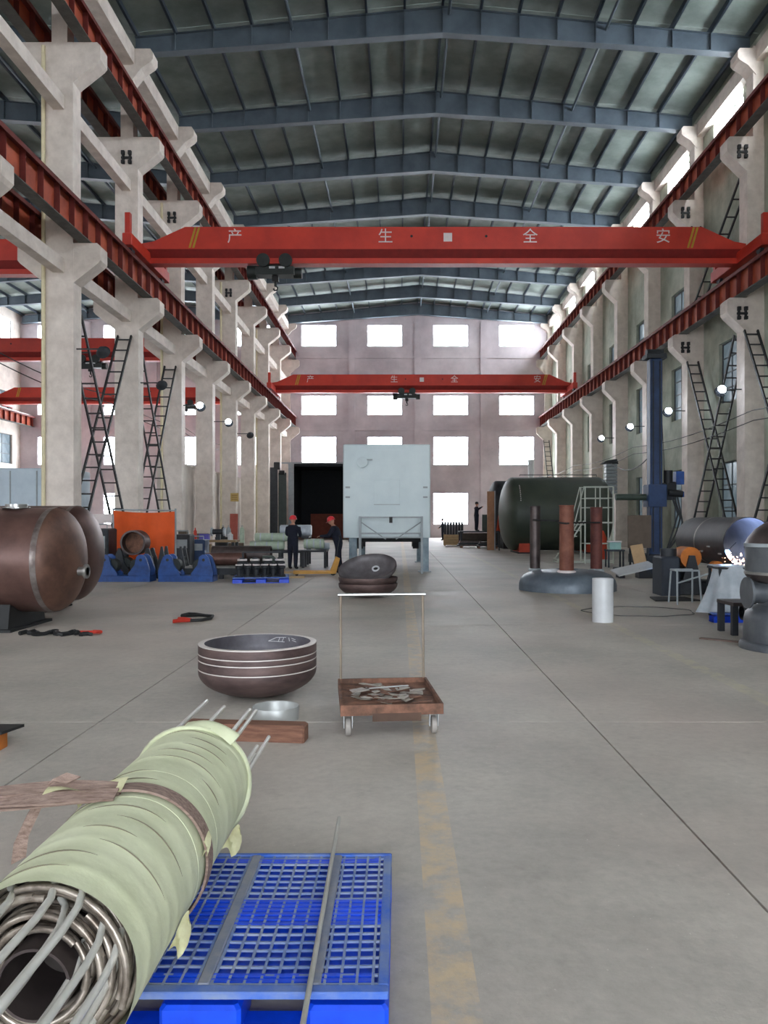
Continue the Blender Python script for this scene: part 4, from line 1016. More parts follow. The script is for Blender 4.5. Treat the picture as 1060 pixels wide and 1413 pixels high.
# dark booth by the end wall
BXL, BXR, BY_ = R(399, 65.5), R(500, 65.5), 65.5
e = thing('blasting_booth', 'black open-fronted booth with grey frame against the end wall', 'booth', (BXL, BY_, 0))
W_, H_ = BXR-BXL, Z(640, 65.5)
MB().box(0, .3, 0, 6, 0, H_).box(W_-.3, W_, 0, 6, 0, H_).box(0, W_, 0, 6, H_-.2, H_).box(0, W_, 5.8, 6, 0, H_).build('shell', M_BOOTH, e)
MB().box(-.05, .4, -.1, 0, 0, H_).build('jamb', M_GREYF, e); MB().box(W_-.4, W_+.05, -.1, 0, 0, H_).build('jamb', M_GREYF, e)
MB().box(-.6, W_+.05, -.15, 0, H_, H_+.12).build('head_rail', M_GREYF, e)
MB().box(W_*.23, W_*.95, 3.5, 3.6, .02, Z(709, 69)).build('inner_panel', mat('dark_red_panel', (120, 62, 46), .8), e)
# tall dark door leaf with gear on top
e = thing('sliding_door_leaf', 'tall dark steel door leaf with gear box on top beside the booth', 'door leaf', (R(384, 61.5), 61.5, 0))
MB().bbox(-.62, -.05, -.1, .1, .02, Z(645, 61.5), c=.02).build('leaf', M_DARKM, e); MB().bbox(.0, .6, .1, .25, .02, Z(652, 61.5), c=.02).build('leaf', mat('dark_green_steel', (58, 68, 66), .6), e)
MB().bbox(-.3, .15, -.3, .1, Z(648, 61.5), Z(638, 61.5), c=.03).build('gear_box', M_BLACK, e); MB().cyl((.1,-.1,Z(652,61.5)),(.5,-.1,Z(652,61.5)),.16,n=14).build('motor', M_BLACK, e, smooth=40)
# pale container in the neighbouring hall
e = thing('pale_container', 'pale blue-white container standing in the neighbouring hall', 'container', (-17.3, 30, 0))
MB().bbox(-3, 3, 0, 2.6, .1, Z(646, 30), c=.03).build('body', mat('container_white', (206, 220, 230), .5, scale=1.5, rgb2=(188, 204, 216)), e)
for x in (-2.8, 2.8): MB().box(x-.15, x+.15, .1, 2.5, 0, .1).build('skid', M_DARKM, e)
for x in (-2, -1, 0, 1, 2): MB().box(x-.02, x+.02, -.03, 0, .2, Z(646, 30)-.1).build('seam', M_GREYF, e)

# ================================================================== WINDOW-WALL SIDE
# big olive tank and the grey tank behind
y3, r3 = 40.0, 1.83
zt3 = Z(658.5, y3); ot = tank('storage_tank', 'huge dark olive storage tank with domed ends near the window wall', (R(690, y3), y3, zt3-r3), r3, .62, (838-690)*y3/FPX-.5, M_OLIVE, M_OLIVE, .36, weld=False)
MB().tube([(.9, -.6, r3+.02), (.9, -.6, r3*.98+.12), (4.7, -.6, r3*.98+.12), (4.7, -.6, r3+.0)], .02, 6).build('top_rail', M_LAD, ot)
for i in range(9): MB().cyl((.78+.012*(i % 2), -r3*math.cos(.35+i*.06), r3*math.sin(.35+i*.06)), (.80, -r3*1.01*math.cos(.35+i*.06), r3*1.01*math.sin(.35+i*.06)), .03, n=6).build('chalk_dot', M_LETTER, ot)
for x in (1.1, 4.4):
    o = thing('tank_saddle', 'red-orange saddle under the huge olive tank, %s' % ('by its exposed end' if x < 2 else 'behind the rolling stair'), 'saddle', (R(690, y3)+x, y3, 0)); zc3 = zt3-r3
    MB().prism([(-1.2, 0), (1.2, 0), (1.15, zc3-r3*math.cos(.65))]+[(r3*1.003*math.sin(a), zc3-r3*1.003*math.cos(a)) for a in [.65-1.3*i/12 for i in range(13)]]+[(-1.15, zc3-r3*math.cos(.65))], -.3, .3, 'x').build('cradle', M_REDOR, o)
    MB().box(-.4, .4, -1.3, 1.3, 0, .06).build('base_plate', M_BLACK, o)
zt4 = Z(663.5, 46.0); t4 = tank('storage_tank', 'dark grey tank partly hidden behind the huge olive tank', (R(673, 46), 46, zt4-1.5), 1.5, .5, 5.5, M_DARKM, M_DARKM, .33, weld=False)
o = thing('tank_saddle', 'black block cradle under the dark grey tank', 'saddle', (R(673, 46)+2.5, 46, 0))
for x in (-1.5, 1.8): MB().prism([(-1.2, 0), (1.2, 0), (1.1, zt4-3+.45)]+[(1.505*math.sin(a), zt4-1.5-1.505*math.cos(a)) for a in [.75-1.5*i/12 for i in range(13)]]+[(-1.1, zt4-3+.45)], x-.25, x+.25, 'x').build('cradle', M_BLACK, o)
# boards, rag and platform by the tank end
e = thing('work_platform', 'dark steel work platform under the standing worker by the tank', 'platform', (R(662, 48.3), 48.3, 0))
MB().bbox(-1.25, 1.15, -.6, .9, .88, .96, c=.01).build('top', M_DARKM, e)
for x in (-1.15, 1.05):
    for y in (-.5, .8): MB().box(x-.06, x+.06, y-.06, y+.06, 0, .88).build('leg', M_DARKM, e)
MB().box(-1.2, 1.1, -.55, -.5, .05, .85).build('skirt', mat('skirt_brown', (72, 62, 54), .8), e)
o = MB().bbox(-.55, .55, -.04, .04, .0, 1.0, c=.01).build('sheet_panel', mat('grey_green_panel', (98, 108, 102), .7), None, (R(678, 48.8), 48.9, .961), rot=(0, 0, 0)); tag(o, 'grey-green steel sheet standing on the dark platform behind the worker', 'panel')
e = thing('wooden_board', 'tan wooden board with pale edge upright by the olive tank end', 'board', (R(677.5, 43.2), 43.2, 0))
MB().bbox(-.2, .18, -.05, .05, 0, Z(678, 43.2), c=.01).build('board', mat('tan_orange_board', (178, 132, 100), .8, var=.1), e); MB().box(.18, .24, -.06, .06, 0, Z(678, 43.2)+.03).build('edge_post', M_GREYF, e)
e = thing('orange_rag', 'orange cloth hanging over a post beside the olive tank', 'cloth', (R(689, 42.6), 42.55, 0))
MB().cyl((0,0.05,0),(0,0.05,Z(711,42.6)),.03,n=8).build('post', M_LAD, e)
MB().grid(lambda u, v: ((u-.5)*(.12+.3*(1-v))+.05*(1-v), -.03*math.sin(u*9), Z(733, 42.6)+(Z(711, 42.6)-Z(733, 42.6))*v+.04*math.sin(u*8)*(1-v)), 10, 10).build('cloth', M_REDOR, e, smooth=60)
e = thing('wooden_crate', 'tan wooden crate on the floor near the end wall window', 'crate', (R(626, 50), 50.1, 0))
MB().box(-.58, .58, .02, .96, .05, .70).build('core', M_TAN, e)
for i in range(4): MB().bbox(-.62, .62, -.01, .02, .04+.17*i, .19+.17*i, c=.006).build('slat', M_PALEW, e)
for x in (-.58, .5): MB().bbox(x, x+.1, -.03, -.01, 0, .72, c=.005).build('batten', M_PALEW, e)
for i in range(7):
    o = MB().lathe([(.03,0),(.085,0),(.085,.55),(.07,.6),(.07,.82),(.03,.82),(.03,0)], 14).build('gas_fitting', M_DARKM, None, (R(614.5+3.9*i, 50.5), 50.6, .701), smooth=40)
    tag(o, 'dark upright pipe fitting in the row on the tan crate', 'fitting', 'dark fittings on the tan crate')
for j, (px, yy, w_, lb) in enumerate(((648, 47.2, 1.5, 'dark steel stock on skids in front of the work platform'), (672, 46.0, 1.2, 'dark steel stock on skids next to the olive tank'))):
    e = thing('steel_stock', lb, 'steel stock', (R(px, yy), yy-.2, 0))
    for x in (-.5, .5): MB().box(x-.06, x+.06, -.35, .35, 0, .1).build('skid', M_WOOD, e)
    for i in range(3): MB().bbox(-w_/2+.08*i, w_/2-.05*i, -.3, .3, .1+.1*i, .19+.1*i, c=.01).build('plate_pack', M_DARKM if i % 2 else M_MILL, e)
tag(MB().lathe([(.24,0),(.24,6.2),(.27,6.2),(.27,6.3),(.2,6.3),(.2,0),(.24,0)], 24).build('vent_duct', M_GALV, None, (R(733, 62), 62, 0), smooth=40), 'pale grey vertical vent duct standing beyond the olive tank', 'duct')
# ribbed box on the wall column
e = thing('ribbed_wall_duct', 'pale ribbed duct box fixed to a window wall column', 'duct', (10.95, 47.6, Z(681, 47.6)))
for i in range(9): MB().bbox(-.33, .33, -.3, .3, i*.2, i*.2+.17, c=.03).build('rib', M_GREYF, e)
MB().prism([(-.6, 1.75), (.4, 1.75), (.3, 2.05), (-.3, 1.95)], -.3, .3, 'y').build('hood', M_DARKM, e)
tag(MB().tube([(10.9-.05*i, 47.3-1.2*i, 5.0-.7*math.sin(PI*i/8)) for i in range(9)], .03, 6).build('hanging_cable', M_BLACK), 'slack black cable hanging between the ribbed duct and blue mast', 'cable')
# rolling stair
ys = 30.0; e = thing('rolling_stair', 'white tubular rolling stair with handrail beside the olive tank', 'stair', (R(766, ys), ys-.35, 0))
def sx(px): return R(px, ys)-R(766, ys)
M_ST = mat('stair_white', (196, 200, 186), .6, var=.08)
zp = 1.55; zt = Z(672, ys)
for y in (0, .7):
    MB().tube([(0, y, .04), (sx(803), y, zp+.05)], .03, 6).build('stringer', M_ST, e)
    MB().tube([(sx(786), y, 1.05), (sx(803), y, zt), (sx(843), y, zt)], .022, 6).build('handrail', M_ST, e)
    for px in (804.5, 843): MB().cyl((sx(px), y, 0.0), (sx(px), y, zt), .028, n=8).build('post', M_ST, e)
    MB().cyl((sx(825), y, zp), (sx(825), y, zt), .022, n=8).build('post', M_ST, e)
    for z in (.12, .75, zp, 2.1, 2.45): MB().cyl((sx(804.5), y, z), (sx(843), y, z), .018, n=6).build('rail', M_ST, e)
    MB().cyl((0, y, .06), (sx(843), y, .06), .025, n=6).build('base_rail', M_ST, e)
for i in range(7): t = (i+.7)/7.2; MB().box(sx(803)*t-.1, sx(803)*t+.1, .02, .68, zp*t, zp*t+.03).build('tread', M_ST, e)
MB().box(sx(803), sx(843), .0, .7, zp-.04, zp).build('landing', M_ST, e)
# welding manipulator: blue mast, boom and head
ym = 28.6; e = thing('welding_manipulator', 'tall dark blue welding manipulator mast with a green boom', 'manipulator', (R(903.5, ym), ym, 0))
MB().bbox(-.75, .75, -.7, .7, .1, .42, c=.03).build('carriage', M_DARKM, e)
for x in (-.55, .55):
    for y in (-.5, .5): MB().cyl((x-.06, y, .12), (x+.06, y, .12), .12, n=16).build('wheel', M_BLACK, e, smooth=40)
MB().bbox(-.22, .22, -.22, .22, .42, Z(496, ym), c=.03).build('mast', M_NAVYM, e)
MB().bbox(-.36, .36, -.3, .3, Z(496, ym), Z(489, ym), c=.03).cyl((-.3,0,Z(487,ym)),(.3,0,Z(487,ym)),.13,n=14).build('mast_head', M_DARKM, e)
for s in (-.12, .12): MB().box(s-.02, s+.02, -.25, -.22, .5, 7.3).build('guide_rail', M_DARKM, e)
zb = Z(686, ym)
bo = MB().cyl((-1.4, 0, zb), (-.25, 0, zb), .115, n=18).build('boom', M_GPIPE, e, smooth=40)
cg = MB().bbox(-.32, .34, -.34, .34, zb-.35, zb+.45, c=.03).build('boom_carriage', M_NAVYM, e)
mo = MB().bbox(.34, .72, -.22, .22, zb-.1, zb+.55, c=.04).cyl((.45,-.1,zb+.5),(.45,-.1,zb+.95),.16,n=14).cyl((.4,-.25,zb+.15),(.9,-.25,zb+.1),.12,n=14).build('drive_unit', M_BLACK, e, smooth=35)
MB().bbox(.72, 1.02, -.15, .2, zb+.45, zb+.92, c=.02).build('motor_box', M_BLUE, mo); MB().bbox(.78, 1.0, -.2, .1, zb+.0, zb+.2, c=.02).build('motor_box', M_BLUE, mo)
for i in range(3): MB().tube([(.55+.1*i, -.2, zb), (.75+.08*i, -.25, zb-.6-.15*i), (.6+.1*i, -.2, zb-1.2-.1*i), (.35, -.2, .5)], .03, 6).build('hose', M_BLACK, e)
MB().cyl((.1, -.24, 7.0), (.34, -.1, zb+.5), .012, n=5).build('chain', M_LAD, e)
# boards around the mast
e = thing('brown_panel', 'square brown board standing on legs beside the blue mast', 'board', (R(879, 27.6), 27.3, 0))
MB().bbox(-.40, .40, -.03, .03, Z(756, 27.4), Z(711, 27.4), c=.01).build('panel', M_CARD, e)
for x in (-.3, .3): MB().box(x-.03, x+.03, .03, .09, 0, 1.2).build('leg', M_DARKM, e)
tag(MB().bbox(-.2, .2, -.02, .02, 0, .72, c=.006).build('cardboard_sheet', mat('pale_card', (196, 160, 116), .85, var=.08), None, (R(885, 25.4), 25.4, .15), rot=(math.radians(-14), math.radians(-9), 0)), 'pale brown card sheet leaning below the brown board', 'sheet')
tag(MB().bbox(-.7, .7, -.25, .9, 0, .11, c=.02).build('steel_tray', M_DARKM, None, (R(884, 25.2), 25.0, .001)), 'dark steel tray on the floor below the brown board', 'tray')
e = thing('propped_plate', 'pale-edged steel plate propped at a slant near the tripod dish', 'plate', (R(876, 22.5), 22.6, 0))
MB().box(-.55, .55, -.4, .4, -.02, .02, M=Matrix.Translation((0, 0, .26)) @ Matrix.Rotation(math.radians(-13), 4, 'Y') @ Matrix.Rotation(math.radians(8), 4, 'X')).build('plate', M_GALV, e)
MB().box(.1, .5, -.2, .2, 0, .28).build('block', M_DARKM, e); MB().box(-.45, -.3, -.2, .2, 0, .1).build('block', M_DARKM, e)
e = thing('parts_box', 'pale green parts box on a low stool beside the rolling stair', 'box', (R(848, 27.6), 27.6, .62))
MB().bbox(-.2, .2, -.15, .15, 0, .25, c=.02).build('body', mat('mint_box', (150, 190, 178), .5), e); MB().bbox(-.22, .22, -.17, .17, .25, .29, c=.01).build('lid', M_LETTER, e)
e = thing('stool', 'low dark stool under the pale green parts box', 'stool', (R(848, 27.6), 27.6, 0))
MB().bbox(-.3, .3, -.25, .25, .56, .618, c=.01).build('top', M_DARKM, e)
for x in (-.25, .25):
    for y in (-.2, .2): MB().box(x-.025, x+.025, y-.025, y+.025, 0, .56).build('leg', M_DARKM, e)
tag(MB().lathe([(0,0),(.2,0),(.18,.9),(.1,1.1),(.05,1.2),(0,1.2)], 18).build('gas_cylinder', M_REDOR, None, (R(832, 32.5), 32.6, 0), smooth=40), 'red-orange gas cylinder behind the rolling stair', 'cylinder')

# tripod dish with three pipes
yd = 18.8; e = thing('dished_cover', 'grey primed dished cover with three upright pipes welded on', 'dished cover', (R(783, yd), yd, 0))
MB().lathe([(1.13,0),(1.13,.14),(1.10,.25),(1.0,.36),(.82,.43),(.5,.475),(.27,.485),(.27,.44),(.5,.43),(.80,.39),(.97,.33),(1.07,.22),(1.09,.1),(1.09,0),(1.13,0)], 64).build('cover', M_DISH, e, smooth=35)
MB().cyl((0,0,.40),(0,0,.45), .272, n=32).build('manhole', M_BLACK, e)
for (px, dd, rr, m_, zt_, zb_) in ((738.5, 19.35, .125, M_MILL, 1.98, .42), (782, 18.25, .165, M_PIPEBR, 1.98, .44), (823, 19.2, .14, mat('dark_red_pipe', (112, 62, 54), .7, scale=4, rgb2=(86, 46, 42)), 1.95, .42)):
    x, y = R(px, dd)-R(783, yd), dd-yd
    p = MB().lathe([(rr, zb_), (rr, zt_-.03), (rr*1.06, zt_-.02), (rr*1.06, zt_), (rr*.86, zt_), (rr*.86, 1.2), (0, 1.2)], 24, Matrix.Translation((x, y, 0))).build('pipe', m_, e, smooth=35)
    MB().lathe([(rr*1.35, zb_-.02), (rr*1.3, zb_+.03), (rr, zb_+.05)], 20, Matrix.Translation((x, y, 0))).build('weld_collar', M_LETTER if rr > .15 else M_GREYF, p, smooth=60)
def pp(px, dd, z): return (R(px, dd)-R(783, yd), dd-yd, z)
MB().tube([pp(736, 19.2, 1.64), pp(771, 18.3, 1.62)], .022, 6).build('cross_stay', M_LAD, e)
MB().tube([pp(771, 18.2, 1.58), pp(782, 18.06, 1.56), pp(793, 18.2, 1.58), pp(828, 19.0, 1.58)], .022, 6).build('cross_stay', M_LAD, e)
tag(MB().lathe([(.14,0),(.168,0),(.168,.70),(.14,.70),(.14,.02)], 40).build('pipe_piece', M_GALV, None, (R(831.5, 12.9), 12.88, 0), smooth=35), 'pale grey short pipe standing upright on the open floor', 'pipe')
tag(MB().tube([(.95*math.cos(2*PI*i/60)*(1+.06*math.sin(i*.5)), .75*math.sin(2*PI*i/60)+.03*math.sin(i*.9), .014) for i in range(58)], 0.008, 6).build('air_hose', mat('grey_hose', (92, 92, 90), .7), None, (R(882, 14.2), 14.25, 0)), 'thin dark air hose looped on the floor beyond the pale pipe', 'hose')
tag(MB().prism([(-.42,-.35),(.5,-.3),(.42,.35),(-.3,.4)], 0, .03, 'z').build('floor_plate', M_BLACK, None, (R(930, 16.2), 16.4, .001)), 'flat dark steel plate lying on the floor below the shell', 'plate')

# shell being welded on rolls
SX, SY, SR = R(1034, 16.0), 16.0, .525; SZ = Z(749.5, 16.0)
e = thing('vessel_shell', 'dark open steel shell with a welding arc glowing inside', 'shell', (SX, SY, SZ))
MB().lathe([(SR-.014, 0), (SR, 0), (SR, 2.75), (SR-.014, 2.75), (SR-.014, 0)], 48, AXY).build('wall', mat('shell_black_steel', (70, 66, 68), .55, .25, scale=3, rgb2=(48, 45, 48)), e, smooth=35)
MB().lathe([(SR+.001,1.55),(SR+.005,1.57),(SR+.005,1.6),(SR+.001,1.62)], 48, AXY).build('weld_seam', M_WELD, e, smooth=35)
for k, (a, yv) in enumerate(((math.radians(205), .1), (math.radians(190), .35), (math.radians(203), .6))): MB().box(-.03, .03, 0, .1, -.015, .015).build('tack', M_BARE, e, loc=((SR+.005)*math.cos(a), yv*2, (SR+.005)*math.sin(a)))
ax_, az_ = (SR-.09)*math.cos(math.radians(205)), (SR-.09)*math.sin(math.radians(205))
o = thing('welding_arc', 'blinding blue-white welding arc inside the open steel shell', 'arc', (SX+ax_, SY+.10, SZ+az_))
MB().lathe([(0,-.05),(.03,-.042),(.05,0),(.03,.042),(0,.05)], 12).build('flame', M_ARC, o, smooth=True)
MB().tube([(.02,0,.03),(.08,-.03,.12),(.16,-.03,.2)], .012, 6).build('torch', M_DARKM, o)
la = bpy.data.lights.new('arc_light', 'POINT'); la.energy = 220; la.color = (.35, .55, 1.0); la.shadow_soft_size = .04
lo = bpy.data.objects.new('arc_light', la); COL.objects.link(lo); lo.parent = o; lo.location = (.04, .22, .06)
random.seed(5); sp = MB()
for i in range(80):
    a = math.radians(random.uniform(212, 282)); rr = SR-.02-abs(random.gauss(0, .10)); yv = random.uniform(.02, .5)
    c = Vector((rr*math.cos(a), yv, rr*math.sin(a))); v = Vector((random.uniform(-.02,.05), random.uniform(-.03,.03), random.uniform(-.01,.035)))
    sp.tube([c-v, c, c+v], [.002, .011, .003], 4)
tag(sp.build('welding_spark', M_SPARK, None, (SX, SY, SZ)), 'hot welding sparks showering in the bottom of the steel shell', 'sparks', kind='stuff')
# roll stand carrying the shell
e = thing('turning_roll', 'dark turning roll stand with orange wheels under the open shell', 'turning roll', (SX, SY+1.7, 0), group='turning rolls')
MB().bbox(-.95, .9, -.35, .35, .02, .3, c=.02).build('base', M_DARKM, e)
for s in (-1, 1):
    a = math.radians(62); q = SR+.232; x, z = s*q*math.sin(a), SZ-q*math.cos(a)
    MB().cyl((x, -.34, z), (x, .24, z), .23, n=28).build('roller', M_ORANGEP, e, smooth=35)
    for yv in (-.42, .3): MB().prism([(x-.2, .3), (x+.2, .3), (x+.06, z+.05), (x-.06, z+.05)], yv, yv+.06, 'y').build('bracket', M_DARKM, e)
MB().bbox(-1.35, -.95, -.5, .2, .0, .85, c=.04).build('gear_motor', mat('motor_navy', (40, 48, 60), .6), e); MB().cyl((-1.15, -.3, .85), (-1.15, -.3, 1.02), .17, n=18).build('motor_cap', M_DARKM, e, smooth=40)
e = thing('turning_roll', 'dark idler roll stand at the far end of the open shell', 'turning roll', (SX, SY+.65, 0), group='turning rolls')
e['label'] = 'dark idler roll stand beneath the glowing mouth of the shell'
MB().bbox(-.55, .55, -.2, .2, .02, .26, c=.02).build('base', M_DARKM, e)
for s in (-1, 1):
    a = math.radians(38); q = SR+.135; x, z = s*q*math.sin(a), SZ-q*math.cos(a)
    MB().cyl((x, -.1, z), (x, .1, z), .13, n=24).build('roller', M_ORANGEP, e, smooth=35)
    for yv in (-.18, .12): MB().prism([(x-.16, .26), (x+.16, .26), (x+.05, z+.04), (x-.05, z+.04)], yv, yv+.05, 'y').build('bracket', M_DARKM, e)
# light trestle frame
e = thing('trestle_frame', 'thin pale tubular trestle standing by the orange wheels', 'trestle', (R(942, 15.6), 15.6, 0))
for x in (-.17, .30):
    for y in (-.2, .3): MB().cyl((x, y, 0), (x*.9, y*.7, .66), .018, n=6).build('leg', M_GREYF, e)
MB().cyl((-.16, -.14, .66), (.27, -.14, .66), .02, n=6).cyl((-.16, .21, .66), (.27, .21, .66), .02, n=6).cyl((-.16, -.14, .66), (-.16, .21, .66), .02, n=6).build('top_frame', M_GREYF, e)
MB().tube([(-.16, -.17, .42), (.6, .0, .62)], .018, 6).build('tie_bar', M_GREYF, e)
# draped plastic sheet over a stand
DXc, DYc = R(1006, 13.4), 13.5
e = thing('work_stand', 'steel stand hidden under the draped plastic sheet', 'stand', (DXc, DYc, 0))
MB().bbox(-.22, .34, -.22, .3, .82, .86, c=.01).build('top', M_DARKM, e)
for x in (-.18, .30):
    for y in (-.18, .26): MB().box(x-.02, x+.02, y-.02, y+.02, 0, .82).build('leg', M_DARKM, e)
def drape(u, v):
    a = -PI*1.02+PI*1.3*u         # sweep around the front
    k = v; sx_, sy_ = .27+.24*k**1.4, .26+.24*k**1.4
    w_ = 1+.10*k*math.sin(u*34)+.06*k*math.sin(u*15+1)
    c, s_ = math.cos(a), math.sin(a)
    p = 4.0; q = (abs(c)**p+abs(s_)**p)**(-1/p)
    return (.06+sx_*c*q*w_, .04+sy_*s_*q*w_, .875-.80*k+.02*math.sin(u*11)*k)
o = thing('plastic_sheet', 'dusty pale plastic sheet draped over a stand by the shell mouth', 'sheet', (DXc, DYc, 0))
MB().grid(drape, 90, 16).build('hanging_folds', M_SHEETW, o, smooth=70)
MB().bbox(-.20, .33, -.21, .30, .862, .88, c=.008).build('top_fold', M_SHEETW, o)
plastic_pallet('plastic_pallet', 'blue plastic pallet end poking out below the plastic sheet', (R(985, 12.75), 12.75, 0), 0, .55, .18, False)
# angle frame and floor bar
e = thing('angle_bench', 'low dark angle-steel bench beside the flanged vessel', 'bench', (R(1012, 11.4), 11.4, 0))
MB().bbox(-.04, .55, -.1, .5, .42, .47, c=.006).build('top', M_MILL, e)
for x in (-.02, .48):
    for y in (-.05, .42): MB().box(x-.02, x+.06, y-.03, y+.05, 0, .42).build('leg', M_DARKM, e)
MB().lathe([(.09,0),(.11,0),(.11,.42),(.09,.42),(.09,0)], 20, Matrix.Translation((.1,-.05,.33)) @ AXX).build('hanging_pipe', M_DARKM, e, smooth=35)
tag(MB().box(-.42, .42, -.04, .04, 0, .02).build('floor_bar', mat('rust_bar', (104, 84, 76), .7), None, (R(1003, 10.9), 10.75, .001), rot=(0, 0, math.radians(-42))), 'flat rusty bar lying on the floor before the low bench', 'bar')
# flanged vessel at the frame edge
e = thing('flanged_vessel', 'tall stacked grey steel vessel with flanged base and domed top', 'vessel', (R(1087, 10.2), 10.2, 0))
M_VES = mat('vessel_grey', (108, 112, 116), .4, .45, scale=3, rgb2=(82, 86, 92))
MB().lathe([(0,0),(.58,0),(.58,.05),(.555,.09),(.53,.10),(.52,.38),(.50,.46),(.42,.53),(.36,.56),(.35,.60)], 48).build('base_drum', M_VES, e, smooth=35)
MB().lathe([(.35,.60),(.35,.84)], 40).build('neck', M_VES, e, smooth=35)
MB().lathe([(.35,.84),(.46,.88),(.50,.93),(.505,.95)], 48).build('lower_cone', M_MILL, e, smooth=35)
MB().lathe([(.505,.95),(.515,.955),(.515,.985),(.505,.99)], 48).build('weld_band', M_BARE, e, smooth=35)
MB().lathe([(.505,.99),(.505,1.30)], 48).build('upper_drum', M_VES, e, smooth=35)
MB().lathe([(.505,1.30),(.52,1.305),(.52,1.345),(.505,1.35)], 48).build('weld_band', M_GREYF, e, smooth=35)
MB().lathe([(.505,1.35),(.47,1.42),(.38,1.53),(.25,1.62),(.12,1.66),(0,1.67)], 48).build('domed_top', M_MILL, e, smooth=35)
MB().lathe([(.11,0),(.13,0),(.13,.22),(.2,.22),(.2,.25),(0,.25)], 24, Matrix.Translation((-.30,-.05,.72)) @ Matrix.Rotation(-PI/2, 4, 'Y')).build('side_nozzle', M_VES, e, smooth=35)

# ================================================================== PEOPLE
def skin_body(J, E):
    me = bpy.data.meshes.new('tmp'); names = list(J); idx = {n_: i for i, n_ in enumerate(names)}
    me.from_pydata([J[n_][0] for n_ in names], [(idx[a], idx[b]) for a, b in E], [])
    o = bpy.data.objects.new('tmp', me); COL.objects.link(o)
    md = o.modifiers.new('s', 'SKIN'); md.use_smooth_shade = True; md.branch_smoothing = .3
    for i, n_ in enumerate(names):
        r = J[n_][1]; r = r if isinstance(r, tuple) else (r, r); bk = 1.0 if n_.startswith(('palm', 'neck', 'head', 'heel', 'toe')) else 1.2; r = (r[0]*bk, r[1]*bk)
        me.skin_vertices[0].data[i].radius = r
        me.skin_vertices[0].data[i].use_root = (n_ == 'pelvis')
    sb = o.modifiers.new('u', 'SUBSURF'); sb.levels = 2; sb.render_levels = 2
    dg = bpy.context.evaluated_depsgraph_get(); ev = bpy.data.meshes.new_from_object(o.evaluated_get(dg))
    vs = [v.co.copy() for v in ev.vertices]; fs = [tuple(p.vertices) for p in ev.polygons]
    bpy.data.objects.remove(o); bpy.data.meshes.remove(me); bpy.data.meshes.remove(ev)
    return vs, fs
